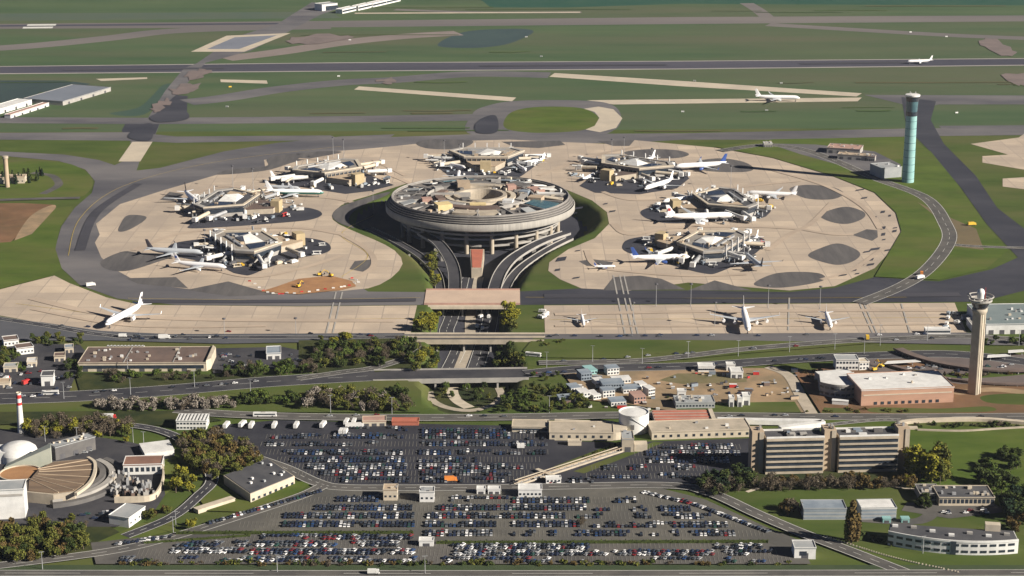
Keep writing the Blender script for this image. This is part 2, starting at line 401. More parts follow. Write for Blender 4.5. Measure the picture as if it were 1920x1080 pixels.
# dark asphalt inlays on the apron
INL = [ [(1537,405),(1560,393),(1590,388),(1620,398),(1618,410),(1590,420),(1560,417)], [(1598,441),(1625,430),(1645,432),(1646,445),(1635,452)],
 [(1515,480),(1545,463),(1575,457),(1608,470),(1611,482),(1590,494),(1560,496)], [(1413,533),(1450,514),(1500,510),(1540,514),(1544,526),(1500,536),(1450,540)],
 [(1480,355),(1510,347),(1560,351),(1582,363),(1560,374),(1510,372)], [(1170,286),(1215,280),(1270,282),(1292,290),(1265,297),(1200,296)],
 [(1305,304),(1350,297),(1395,304),(1413,317),(1390,323),(1320,320)], [(1130,545),(1150,520),(1200,517),(1240,523),(1285,543)],
 [(1290,545),(1340,526),(1410,545)], [(1085,490),(1110,486),(1150,492),(1145,500),(1100,499)],
 [(655,505),(665,490),(695,487),(703,497),(680,510)], [(410,328),(430,318),(498,312),(500,300),(520,292),(600,284),(640,286),(560,302),(498,320)],
 [(226,420),(240,404),(273,406),(268,416),(240,432),(222,434)], [(190,490),(230,472),(260,474),(330,478),(300,490),(240,508),(200,505)],
 [(236,522),(330,520),(353,541),(260,533)], [(350,544),(428,528),(470,540),(520,553),(430,556)], [(300,375),(318,360),(345,364),(330,378)],
 [(780,270),(800,262),(860,262),(888,266),(862,279),(805,279)], [(940,266),(1050,264),(1060,272),(1010,278),(965,276)], [(1120,265),(1190,263),(1180,274),(1150,274)],
 [(623,406),(628,395),(645,385),(690,370),(730,360),(722,368),(690,381),(668,393),(656,406),(655,417),(664,428),(650,424),(632,416)] ]
for q in INL: sheet('asphalt_inlay', q, ASPH_PATCH, len(q) > 5)
STAND = [ [(305,462),(330,452),(420,443),(560,443),(615,450),(632,463),(620,475),(560,487),(505,505),(455,521),(400,498),(340,486),(300,478)],
 [(345,424),(372,408),(440,398),(560,388),(600,392),(613,402),(592,412),(540,418),(420,427),(350,430)],
 [(495,332),(560,315),(668,312),(700,328),(748,348),(700,360),(650,366),(560,352),(498,345)],
 [(795,300),(850,294),(980,294),(1030,297),(985,330),(960,345),(850,345),(835,330)],
 [(1078,350),(1130,310),(1180,296),(1270,300),(1300,335),(1275,355),(1200,367),(1110,364)],
 [(1192,398),(1215,387),(1250,380),(1400,378),(1450,390),(1450,402),(1420,412),(1265,421),(1210,413)],
 [(1158,458),(1180,445),(1260,438),(1400,440),(1445,450),(1420,480),(1355,513),(1320,516),(1240,495),(1168,474)] ]
for i, q in enumerate(STAND):
    mx_, my_ = sum(p[0] for p in q)/len(q), sum(p[1] for p in q)/len(q); q = [(mx_+(x-mx_)*.93, my_+(y-my_)*.93) for x, y in q]
    sheet('stand_tarmac', q, ASPH_DK, i in (0,1,5,6))
# patched concrete slabs on the right apron
PATCH = [(1612,357,20,4),(1620,372,14,4),(1655,398,10,5),(1640,408,8,4),(1668,405,6,4),(1656,428,10,6),(1678,428,10,3),(1677,434,10,5),(1656,440,9,6),(1657,450,8,3),(1640,468,22,6),(1625,473,16,4),(1664,470,14,4),(1630,488,18,6),(1615,498,12,3),(1632,497,16,5),(1600,508,14,4),(1580,517,18,4),(1607,514,10,3),
 (1085,391,18,5),(1075,401,16,3),(1055,442,20,7),(1070,437,14,4),(1083,471,12,3),(1052,487,22,9),(1045,507,12,5),(1080,522,16,4),(1118,496,12,3),(1148,397,14,4),(1135,383,10,3)]
for x, y, w, hh in PATCH:
    sheet('slab_patch', [(x-w/2, y+hh*.5), (x+w*.35, y+hh*.5-w*.12), (x+w/2, y-hh*.5-w*.05), (x-w*.3, y-hh*.5+w*.06)], ASPH_DK)
for px in ([(1150,517),(1172,627)], [(1162,517),(1186,627)], [(1170,517),(1196,627)], [(630,548),(612,625)], [(642,548),(624,625)], [(1612,570),(1636,625)], [(1620,570),(1644,625)], [(1690,570),(1706,625)], [(1480,555),(1478,620)]):
    road('apron_marking', px, 1.3, GREYC, False, False)
for px in ([(240,560),(500,563),(790,559)], [(985,558),(1400,560),(1700,558)], [(128,480),(150,410),(230,350),(400,305),(640,275)], [(700,405),(640,440),(690,480),(640,520)], [(30,570),(300,598),(760,598)], [(1030,600),(1790,596)]):
    road('taxi_line', px, .42, LINE_Y, True, False)
TRACK = mat('tyre_track', (.43,.345,.265), (.34,.275,.215), .05, rough=.9, stretch=(.3,.3,1))
for px, wd in (([(250,470),(330,440),(420,430),(560,428),(640,440)],7), ([(640,440),(690,470),(700,500),(660,525)],6), ([(330,375),(420,350),(520,365),(620,372),(660,380)],7), ([(560,298),(640,305),(720,325),(770,345)],6), ([(700,300),(760,330)],5),
    ([(800,290),(905,284),(1020,290)],6), ([(1010,330),(1060,310),(1120,290),(1200,275)],7), ([(1130,360),(1180,375),(1260,372),(1400,350),(1500,340)],6), ([(1150,420),(1180,440),(1260,428),(1400,425),(1500,430)],8), ([(1500,430),(1560,440),(1600,440)],6),
    ([(1440,470),(1480,440),(1520,420),(1560,380)],6), ([(1100,470),(1120,500),(1200,512),(1300,518),(1400,515)],6), ([(1650,470),(1600,505),(1540,525)],5), ([(1450,320),(1550,350),(1620,390),(1650,430)],6), ([(60,560),(200,590),(400,600),(740,602)],9), ([(60,580),(250,612),(500,612)],5), ([(1040,590),(1300,585),(1780,582)],8), ([(1040,612),(1400,612),(1780,608)],5), ([(380,500),(470,520),(560,505),(640,480)],6)):
    road('tyre_track', px, wd, TRACK, True, False)
RUB = mat('rubber_streak', (.030,.030,.040), (.045,.044,.056), .02, rough=.85, stretch=(.1,1,1))
for px, wd in (([(120,131),(420,128)],14), ([(900,124),(1250,122)],12), ([(1500,120),(1700,117)],14), ([(1020,556),(1400,556),(1800,553)],12), ([(260,566),(520,566),(780,563)],10), ([(150,470),(180,400),(260,345)],10)):
    road('rubber_streak', px, wd, RUB, True, False)
MOW = mat('mown_stripe', (.048,.086,.028), (.070,.104,.034), .02, rough=.95, stretch=(.3,1,1), spec=.1)
DRY = mat('dry_stripe', (.085,.088,.04), (.11,.10,.052), .02, rough=.95, stretch=(.3,1,1), spec=.1)
for k in range(46):
    x = rnd.uniform(-100,1950); y = rnd.choice([rnd.uniform(59,108), rnd.uniform(198,214), rnd.uniform(150,186), rnd.uniform(10,30), rnd.uniform(236,247)])
    if 860 < x < 1180 and y > 190: continue
    w = rnd.uniform(60,320); hh = rnd.uniform(.8,2.4)
    if x+w > 1690 and y > 170 or (x < 560 and x+w > 230): continue
    road('worn_grass', [(x,y),(x+w*.5,y+rnd.uniform(-1,1)),(x+w,y-rnd.uniform(0,1.5))], hh*4, rnd.choice([MOW, MOW, DRY]), True, False)
sheet('dirt_pit', [(488,548),(520,538),(560,524),(620,518),(660,528),(668,538),(640,545),(560,553)], ORANGE_DIRT)
BRN = mat('reddish_debris', (.125,.10,.094), (.165,.128,.118), .03, rough=.95)
for q in ([(318,172),(345,160),(372,158),(365,170),(340,178)], [(285,205),(300,190),(318,186),(310,200),(296,212)], [(350,140),(372,132),(392,134),(380,144),(360,150)], [(1850,70),(1875,78),(1905,100),(1880,104),(1840,84)], [(1880,140),(1915,140),(1935,158),(1905,160)], [(540,72),(600,66),(660,68),(640,76),(560,84)], [(710,152),(735,147),(748,152),(728,157)]):
    sheet('bare_soil', [(x+rnd.uniform(-7,7), y+rnd.uniform(-2.5,2.5)) for x, y in smooth(q, True, 4)], BRN)
for q in ([(280,222),(300,212),(345,208),(352,224),(300,230)], [(240,258),(262,236),(286,234),(282,264)], [(890,236),(905,222),(930,218),(932,248),(896,250)]):
    sheet('tar_patch', q, ASPH_DK, True)
# right side grass rings and service roads
sheet('grass_belt', [(1340,276),(1450,262),(1700,258),(1745,285),(1800,352),(1850,425),(1890,470),(1850,505),(1760,526),(1640,520),(1690,435),(1680,400),(1640,362),(1560,330),(1450,297)], GRASS_FRESH)
sheet('bare_verge', [(1720,380),(1760,400),(1830,430),(1845,470),(1780,462),(1770,420)], mat('brown_verge', (.11,.085,.042), (.14,.105,.05), .03, rough=.95))
sheet('yard', [(1440,270),(1530,272),(1640,285),(1690,310),(1660,335),(1600,318),(1500,290)], ASPH)
road('service_road', [(1350,284),(1430,273),(1500,280),(1560,300),(1640,335),(1735,372),(1772,420),(1778,455),(1740,505),(1690,538),(1612,570)], 15, TAR_PALE, True, True)
road('service_road', [(1790,460),(1850,464),(2000,468)], 8, TAR_PALE)
# left margin
sheet('bare_verge', [(-200,385),(40,382),(100,385),(60,420),(20,455),(-200,470)], DIRT)
sheet('bare_verge', [(52,412),(90,388),(104,392),(60,440),(30,470),(18,470)], SAND, True)
sheet('grass_field', [(-200,470),(20,455),(60,440),(104,392),(135,388),(112,430),(104,468),(116,505),(90,520),(0,543),(-200,556)], GRASS_FRESH)
sheet('grass_field', [(0,310),(110,305),(160,322),(174,342),(165,362),(140,372),(60,372),(-60,372)], GRASS_FRESH, True)
road('service_road', [(80,365),(108,350),(108,340),(95,330),(60,325)], 9, TAR_PALE, True, False)
road('service_road', [(-60,378),(60,374),(150,372)], 10, TAR_PALE, True, False)
# mid-ground
sheet('grass_bank', [(1000,636),(1450,636),(1830,634),(1700,640),(1400,664),(1290,675),(1020,672),(980,660)], GRASS)
sheet('service_yard', [(1020,628),(1812,625),(1960,640),(1960,650),(1400,640),(1020,637)], ASPH)
sheet('service_yard', [(-60,592),(80,606),(190,622),(320,628),(770,626),(760,640),(420,646),(200,640),(60,640),(-60,640)], mat('blue_grey_yard', (.055,.06,.072), (.075,.078,.09), .03, rough=.9))
sheet('yard', [(-100,642),(150,648),(160,660),(130,735),(-100,745)], TAR)
sheet('yard', [(390,655),(530,652),(570,660),(560,690),(400,702)], TAR)
sheet('scrub_land', [(560,640),(780,635),(790,690),(700,700),(600,702),(560,690)], SCRUB)
sheet('scrub_land', [(140,700),(400,704),(600,706),(500,714),(300,728),(150,735)], SCRUB)
sheet('construction_ground', [(1055,700),(1240,690),(1430,692),(1480,702),(1500,735),(1515,775),(1260,772),(1180,760),(1090,750)], SAND)
sheet('grass_verge', [(1280,758),(1490,755),(1502,775),(1262,776)], GRASS)
sheet('grass_verge', [(1270,702),(1400,702),(1400,718),(1280,722),(1235,715)], mat('dry_grass', (.11,.10,.04), (.15,.125,.06), .05, rough=.95))
sheet('bare_earth', [(1490,700),(1560,690),(1700,685),(2000,690),(2000,776),(1540,778)], DIRT)
sheet('grass_verge', [(1640,766),(1760,768),(1850,764),(1850,774),(1650,776)], GRASS, True)
sheet('grass_verge', [(1545,766),(1600,768),(1600,776),(1540,776)], GRASS)
sheet('bare_earth_track', [(1790,735),(1860,728),(1930,735),(1930,742),(1860,736),(1800,742)], SAND, True)
sheet('grass_verge', [(1840,745),(1900,740),(1960,745),(1960,760),(1860,758)], GRASS, True)
sheet('dark_yard', [(1560,676),(2000,664),(2000,725),(1800,722),(1640,700)], mat('brown_grey_yard', (.10,.08,.075), (.13,.105,.098), .05, rough=.9))
for q in ([(1660,690),(1740,700),(1820,704),(1920,698),(1920,704),(1820,711),(1730,707)], [(1640,678),(1700,676),(1760,682),(1700,690)], [(1840,655),(1930,650),(1960,662),(1860,668)]):
    sheet('planted_strip', q, GRASS if q[0][0] != 1640 else DIRT, True)
sheet('grass_park', [(1700,802),(2100,800),(2100,960),(1780,960),(1700,905)], GRASS_FRESH)
sheet('grass_park', [(1340,925),(1700,915),(1780,955),(2100,960),(2100,1100),(1760,1100),(1560,1020),(1420,960)], GRASS)
sheet('grass_verge', [(1500,788),(1640,788),(1690,792),(1690,808),(1500,812)], GRASS_FRESH)
sheet('scrub_land', [(-100,985),(200,985),(240,1010),(160,1040),(-100,1062)], SCRUB)
sheet('scrub_land', [(1310,880),(1410,880),(1710,885),(1700,915),(1340,922),(1300,905)], SCRUB)
sheet('grass_bank', [(-100,752),(560,718),(760,712),(790,735),(790,775),(480,775),(330,772),(-100,790)], GRASS)
sheet('grass_bank', [(-100,775),(330,772),(420,790),(330,800),(160,795),(-100,800)], SCRUB)
sheet('plant_yard', [(-100,800),(140,815),(240,830),(320,850),(330,900),(290,960),(220,990),(-100,990)], TAR)
sheet('grass_verge', [(180,1020),(260,985),(320,975),(330,995),(200,1030)], GRASS_FRESH)
sheet('grass_verge', [(300,865),(330,860),(345,900),(310,930)], GRASS_FRESH)
sheet('grass_verge', [(360,920),(410,905),(470,945),(560,905),(590,905),(550,930),(450,962),(390,960)], GRASS_FRESH)
sheet('bottom_verge', [(-200,1062),(2100,1062),(2100,1074),(-200,1074)], mat('dark_verge_grass', (.022,.042,.012), (.035,.055,.018), .05, rough=.95))  # darker green than the other verges
# car parks
sheet('car_park', [(400,800),(520,790),(800,797),(1030,802),(1040,828),(1160,832),(1225,830),(1405,824),(1410,840),(1420,870),(1330,908),(1200,911),(640,912),(560,895),(490,862)], LOT_A)
sheet('car_park', [(610,920),(900,919),(1240,918),(1320,938),(1440,992),(1500,1016),(1520,1060),(180,1060),(260,1030),(380,990),(480,962)], LOT_B)
sheet('car_park', [(170,1020),(330,1003),(780,1003),(800,1022),(1440,1018),(1500,1060),(180,1060)], TAR_PALE)
sheet('planted_strip', [(1036,878),(1160,830),(1178,832),(1060,886)], GRASS)
sheet('planted_strip', [(1075,886),(1225,831),(1245,832),(1095,890)], GRASS)
# roads
road('road', [(-60,590),(80,611),(190,629),(300,634),(760,633)], 9, TAR)
road('motorway', [(-90,752),(120,746),(300,735),(500,718),(705,706)], 25, TAR)
road('motorway', [(985,703),(1100,693),(1300,688),(1480,676),(1650,668),(1820,668),(2050,700)], 18, TAR)
road('road', [(1010,682),(1180,679),(1290,669),(1400,656),(1560,643),(1700,636),(1830,633),(2050,650)], 11, TAR_PALE)
road('slip_road', [(800,652),(770,670),(700,692),(640,700),(560,712)], 10, TAR_PALE)
road('road', [(330,770),(420,778),(560,783),(760,785),(960,784),(1200,780),(1500,783),(1700,784),(2050,782)], 14, TAR_PALE)
road('road', [(150,800),(250,800),(325,818),(375,855),(398,900),(372,932),(322,972),(235,1008)], 9, TAR)
road('road', [(440,848),(530,878),(592,906),(640,916),(760,917),(960,916),(1240,912),(1330,926),(1420,966),(1500,1000),(1600,1038),(1720,1085)], 11, TAR_PALE)
road('road', [(604,914),(560,934),(450,970),(330,1007),(200,1037),(-60,1070)], 10, TAR_PALE)
road('road', [(-200,1077),(960,1078),(2100,1076)], 9, TAR_PALE)
road('road', [(1440,690),(1478,706),(1500,742),(1522,778)], 9, BEIGE, lines=False)
road('road', [(1400,925),(1450,912),(1560,905),(1700,918),(1760,935)], 3, CREAM, lines=False)
road('road', [(1600,975),(1720,980),(1760,950),(1780,935)], 9, TAR_PALE, lines=False)
sheet('yard', [(1690,960),(1700,945),(1860,945),(1890,962),(1780,975)], TAR_PALE)
road('road', [(1500,808),(1560,798),(1640,790),(1690,790)], 6, TAR_PALE)
# roads in the cutting
road('sunken_road', [(868,520),(858,560),(845,600),(838,625),(862,645),(838,700)], 13, TAR, follow=True)
road('sunken_road', [(898,520),(890,560),(882,600),(880,640),(862,690),(850,712)], 9, BEIGE, follow=True, lines=False)
road('sunken_road', [(925,540),(922,580),(915,620),(905,650),(892,690),(880,712)], 14, TAR, follow=True)
road('sunken_road', [(852,712),(848,735),(858,752),(880,765)], 9, CREAM, follow=True, lines=False)
road('sunken_road', [(805,735),(812,752),(840,765),(880,770),(920,762),(940,745),(935,728)], 6, BEIGE, follow=True, lines=False)
# parking bay lines
b = MB(); ZN[0] += .004
ROWS_A = [(810,790,1030),(821,500,1030),(835,490,1030),(850,500,1035),(864,520,1020),(877,540,1010),(890,560,1000),(902,600,1010),(840,1190,1400),(853,1190,1390),(867,1180,1370),(881,1110,1340),(895,1100,1320)]
ROWS_B = [(940,560,1250),(955,530,1290),(970,500,1340),(986,450,1390),(1003,790,1440),(1011,400,775),(1024,330,1440),(1039,260,1470),(1053,220,1490)]
for y, x0, x1 in ROWS_A + ROWS_B:
    p = P(x0, y); q = P(x1, y); n = int((q.x-p.x)/2.5)
    for i in range(n):
        x = p.x + i*2.5; z = ZN[0]
        b.add([(x-.11,p.y-5,z),(x+.11,p.y-5,z),(x+.11,p.y+5,z),(x-.11,p.y+5,z)], [(0,1,2,3)])
struct('parking_marking', b, mat('worn_paint', (.24,.23,.20), (.17,.165,.15), .3, rough=.9))
# ------------------------------------------------------------------ round terminal
ZB, ZT = 13.0, 27.0
FLOOR = -13.0
T = thing('round_terminal', 'huge round concrete terminal on columns in the middle of the airport', 'terminal', (DISC.x, DISC.y, 0))
part('drum_wall', MB().lathe([(92,ZB-1.0),(95.3,ZB),(95.6,ZB+1.0),(95.6,ZB+6.6),(94.9,ZB+7.0)], n=96), DISC_C, T)
TERR = mat('terrace_concrete', (.27,.255,.235), (.20,.19,.18), .08, rough=.85, stretch=(1,1,.25))
for k, (r, z) in enumerate(((94.0, 20.2), (92.6, 22.0), (91.2, 23.8), (89.8, 25.6))):
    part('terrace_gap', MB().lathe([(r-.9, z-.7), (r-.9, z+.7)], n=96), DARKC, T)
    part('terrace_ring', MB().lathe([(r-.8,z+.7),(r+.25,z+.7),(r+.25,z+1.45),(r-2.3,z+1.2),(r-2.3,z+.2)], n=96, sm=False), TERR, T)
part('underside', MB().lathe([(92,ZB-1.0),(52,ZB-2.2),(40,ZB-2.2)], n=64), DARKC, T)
part('roof_deck', MB().lathe([(88.6,25.2),(87.9,25.1),(27,25.1)], n=96, sm=False), mat('terminal_roof', (.115,.108,.105), (.20,.18,.165), .06, c3=(.055,.055,.068), scale3=.04, rough=.9), T)
part('parapet', MB().lathe([(89.7,26.8),(89.7,27.9),(88.9,27.9),(88.6,25.2)], n=96, sm=False), TERR, T)
part('central_well', MB().lathe([(27,24.9),(27,28.5),(23,28.5),(22,24),(20,6)], n=48, sm=False), BEIGE, T)
part('well_floor', MB().lathe([(22,9),(.1,9)], n=32), DARKC, T)
part('well_ring', MB().lathe([(36,25.2),(36,27.4),(31,27.4),(31,25.2)], n=48, sm=False, a0=R(150), a1=R(395)), CREAM, T)
part('core_drum', MB().lathe([(57,FLOOR),(57,ZB-2.1)], n=48), mat('dark_glazing', (.05,.055,.065), (.085,.085,.09), .1, rough=.4), T)  # drum of dark concrete and glass
for z, r1, r2 in ((-6.0, 57, 76), (1.5, 57, 80), (7.0, 57, 84)):
    part('road_deck', MB().lathe([(r1,z-.9),(r2,z-.9),(r2,z+1.1),(r2-.5,z+1.1),(r2-.5,z),(r1,z)], n=64, sm=False), GREYC, T)
for k in range(20):
    a = R(18*k + 9); x, y = 79*math.cos(a), 79*math.sin(a)
    part('column', MB().prism([(x+2.2*math.cos(a+q), y+2.2*math.sin(a+q)) for q in [2*PI*i/10 for i in range(10)]], FLOOR-.5, ZB-1.3, sm=True), BEIGE, T)
# rooftop
RZ = 25.15
def loc(px, py, z=27.0):
    p = P(px, py, z); return p.x-DISC.x, p.y-DISC.y
def roof_box(name, px, py, sx, sy, sz, m, rot=0.0, z=RZ):
    x, y = loc(px, py, RZ+sz); part(name, MB().box(x, y, z, sx, sy, sz, rot=rot), m, T)
YEL = mat('yellow_render', (.62,.50,.26), (.55,.44,.22), .2, rough=.85)
roof_box('plant_room', 869, 340, 13, 16, 7, TANROOF, .1)
roof_box('plant_room', 831, 381, 15, 14, 6, YEL, .35)
roof_box('plant_room', 953, 374, 10, 10, 6, WHITE, -.2)
roof_box('plant_room', 896, 381, 16, 8, 3.5, YEL)
roof_box('plant_room', 958, 346, 9, 9, 5, PINKROOF, .3)
roof_box('plant_room', 845, 362, 40, 6, 4, GREYC, .05)
roof_box('plant_room', 1005, 368, 14, 12, 5, TANROOF, -.3)
roof_box('plant_room', 822, 350, 9, 9, 4, GREYC, .3)
roof_box('plant_room', 800, 371, 10, 10, 4, PINKROOF, .2)
roof_box('plant_room', 930, 337, 10, 8, 4, GREYC)
roof_box('plant_room', 984, 357, 9, 9, 4, BLUEROOF, -.3)
roof_box('plant_room', 873, 371, 8, 8, 4, DARKC, .2)
# arcs of ancillary roofs: (radius in, out, angle from, to, height, material)
for r0, r1, a0, a1, hh, m in ((50,60,240,290,3.4,BROOF),(64,78,250,285,2.2,BEIGE),(40,50,215,250,3,GREYC),(42,54,296,322,3.5,GREYC),(40,50,60,120,3,BEIGE),(56,66,75,105,2.5,DARKC),
      (38,46,150,205,3,BROOF),(40,48,330,380,3,GREYC),(56,70,40,62,3,DARKC),(58,70,20,36,2.5,PINKROOF),(52,64,118,138,3,DARKC)):
    part('roof_block', MB().lathe([(r1,RZ),(r1,RZ+hh),(r0,RZ+hh),(r0,RZ)], n=14, sm=False, a0=R(a0), a1=R(a1)), m, T)
    for a in (a0, a1):
        c, s = math.cos(R(a)), math.sin(R(a)); b = MB(); b.add([(r0*c,r0*s,RZ),(r1*c,r1*s,RZ),(r1*c,r1*s,RZ+hh),(r0*c,r0*s,RZ+hh)], [(0,1,2,3)])
        part('end_wall', b, m, T)
for k, (a0, a1, r0, r1, m) in enumerate(((196,206,70,84,GROOF),(154,162,66,84,GROOF),(168,176,66,84,DARKC),(130,136,70,84,WHITE),(112,124,70,84,TEALGL),(22,27,66,84,WHITE),(36,41,68,84,WHITE),(52,57,68,84,GROOF),(6,11,58,86,WHITE),
      (-10,-4,64,84,CREAM),(-40,-20,58,84,TEALGL),(-56,-48,72,84,GROOF),(214,224,68,82,DARKC),(96,106,70,84,TEALGL),(80,86,70,82,GROOF),(64,74,68,84,BLUEROOF))):
    b = MB(); n = 5
    A = [R(a0+(a1-a0)*i/n) for i in range(n+1)]
    lo_ = [(r0*math.cos(a), r0*math.sin(a), RZ+3.2) for a in A]; hi_ = [(r1*math.cos(a), r1*math.sin(a), RZ+.9) for a in A]
    b.ribbon(hi_, lo_, thick=.8); part('skylight_panel', b, m, T)
for a in range(5, 365, 24):
    c, s = math.cos(R(a)), math.sin(R(a))
    part('radial_wall', MB().box(71*c, 71*s, RZ, 32, .9, 2.4, rot=R(a)), GREYC, T)
part('radial_edge', MB().lathe([(54.5,RZ),(54.5,RZ+2.8),(53.6,RZ+2.8),(53.6,RZ)], n=64, sm=False), GREYC, T)
for i in range(96):
    a = rnd.uniform(0, 2*PI); r = rnd.uniform(30, 85)
    part('roof_vent', MB().box(r*math.cos(a), r*math.sin(a), RZ, rnd.uniform(1.5,6), rnd.uniform(1.5,5), rnd.uniform(1,3.4), rot=a), rnd.choice([WHITE,GREYC,CREAM,DARKC,STEEL,DARKC,BEIGE,TANROOF,DARKC]), T)
for k in range(60):
    a = R(k*6+rnd.uniform(-2,2)); r = rnd.choice([62, 70, 78, 47])
    part('roof_duct', MB().box(r*math.cos(a), r*math.sin(a), RZ, rnd.uniform(4,11), rnd.uniform(.6,1.6), rnd.uniform(.8,2.2), rot=a+rnd.choice([0,PI/2])), rnd.choice([STEEL,DARKC,GREYC,BEIGE,DARKC]), T)
# red topped ramp building in front, viaducts to the drum
def ramp_building():
    z = -3.0
    q = [P(881,467,z), P(908,467,z), P(904,503,z), P(884,503,z)]
    c = sum((v for v in q), Vector())/4
    t = thing('ramp_building', 'wedge shaped building with red sloping roof in front of the round terminal', 'building', (c.x, c.y, 0))
    poly = [(v.x-c.x, v.y-c.y) for v in q]
    part('wall', MB().prism(poly, -14, z), BEIGE, t)
    ins = [(x*.82, y*.93) for x, y in poly]
    part('roof', MB().prism(ins, z+.004, z+.4), REDROOF, t)
ramp_building()
def viaduct(name, pts, width, label, group=None, pier=16, m=GREYC, rail=.9):
    w3 = smooth([(P(a, b_, z).x, P(a, b_, z).y, z) for a, b_, z in pts], closed=False, k=6)
    w3 = [Vector(p) for p in w3]
    t = thing(name, label, 'bridge', w3[0], 0, group); o = w3[0]
    w3 = [p - o for p in w3]; L, Rr = offset(w3, width)
    part('deck', MB().ribbon(Rr, L, thick=1.2), TAR, t)
    up = Vector((0,0,rail))
    for side in (L, Rr):
        s = 1 if side is L else -1
        b = MB(); n = len(side)
        o1, o2 = [], []
        for p, q in zip(w3, side):
            d = (q-p).normalized()*.45; o1.append(q+up); o2.append(q+d+up)
        b.ribbon(o2 if s == 1 else o1, o1 if s == 1 else o2, thick=rail+1.3)
        part('parapet', b, m, t)
    acc = 0
    for i in range(1, len(w3)):
        acc += (w3[i]-w3[i-1]).length
        if acc > pier:
            acc = 0; g = h(w3[i].x+o.x, w3[i].y+o.y) - o.z
            if w3[i].z - g > 2.2:
                part('pier', MB().box(w3[i].x, w3[i].y, g-.3, width*.35, 1.2, w3[i].z-g-.9), GREYC, t)
    return t
viaduct('viaduct', [(792,437,3.0),(822,456,1.0),(843,485,-2),(852,512,-4.5),(853,545,-7)], 11, 'curved concrete viaduct sweeping down left of the red ramp roof', pier=22)
viaduct('viaduct', [(1062,436,3.0),(1010,455,1.0),(962,483,-2),(938,512,-4.5),(926,546,-7)], 11, 'curved concrete viaduct sweeping down right of the red ramp roof', pier=22)
viaduct('viaduct', [(1068,447,-2),(1030,466,-3),(985,495,-5),(960,520,-6.5),(946,546,-8)], 8, 'lower curved ramp along the grass bank right of the terminal', pier=22)
viaduct('viaduct', [(690,428,-2),(740,452,-3.5),(790,482,-5),(818,512,-7),(826,546,-8)], 8, 'lower curved ramp along the shaded bank left of the terminal', pier=22)
# bridges over the cutting
def bridge(name, a, b_, width, label, over=1.2, m=CREAM, deckm=TAR, spans=4, rail=1.1):
    p, q = P(*a), P(*b_); p.z = q.z = 0; d = q-p; Ln = d.length
    t = thing(name, label, 'bridge', (p+q)/2, math.atan2(d.y, d.x))
    part('deck', MB().box(0, 0, -1.6, Ln, width, 2.25), deckm, t)
    for s in (-1, 1): part('parapet', MB().box(0, s*(width/2+.4), -1.9, Ln, .8, 2.55+rail), m, t)
    for i in range(1, spans+1):
        x = -Ln/2 + Ln*i/(spans+1)
        w = t.matrix_basis @ Vector((x, 0, 0)) if False else (p+q)/2 + d.normalized()*x
        g = h(w.x, w.y)
        if g < -2:
            for yy in ([0] if width < 14 else [-width*.46, 0, width*.46]):
                part('pier', MB().box(x, yy, g-.4, 1.4, 2.0 if width > 14 else width*.6, -g-1.2), GREYC, t)
    return t
tb = bridge('taxiway_bridge', (797,558), (975,558), 44, 'wide pale pink concrete taxiway bridge over the sunken motorway', m=PINKROOF, deckm=mat('bridge_concrete', (.50,.38,.29), (.44,.335,.26), .05, rough=.9))
part('edge_slab', MB().box(0, -25.2, -2.4, 76, 4.6, 2.4), CREAM, tb)
part('edge_slab', MB().box(0, 25.2, -2.4, 76, 4.6, 2.4), CREAM, tb)
bridge('road_bridge', (758,631), (1022,631), 8, 'narrow pale road bridge crossing the sunken road behind its twin', rail=1.3)
bridge('road_bridge', (770,638), (1020,638), 8, 'narrow pale road bridge crossing the sunken road in front of its twin', rail=1.3, m=BEIGE)
bridge('motorway_bridge', (700,706), (990,702), 24, 'dark motorway overpass above the loop road and sunken carriageways', m=GREYC)

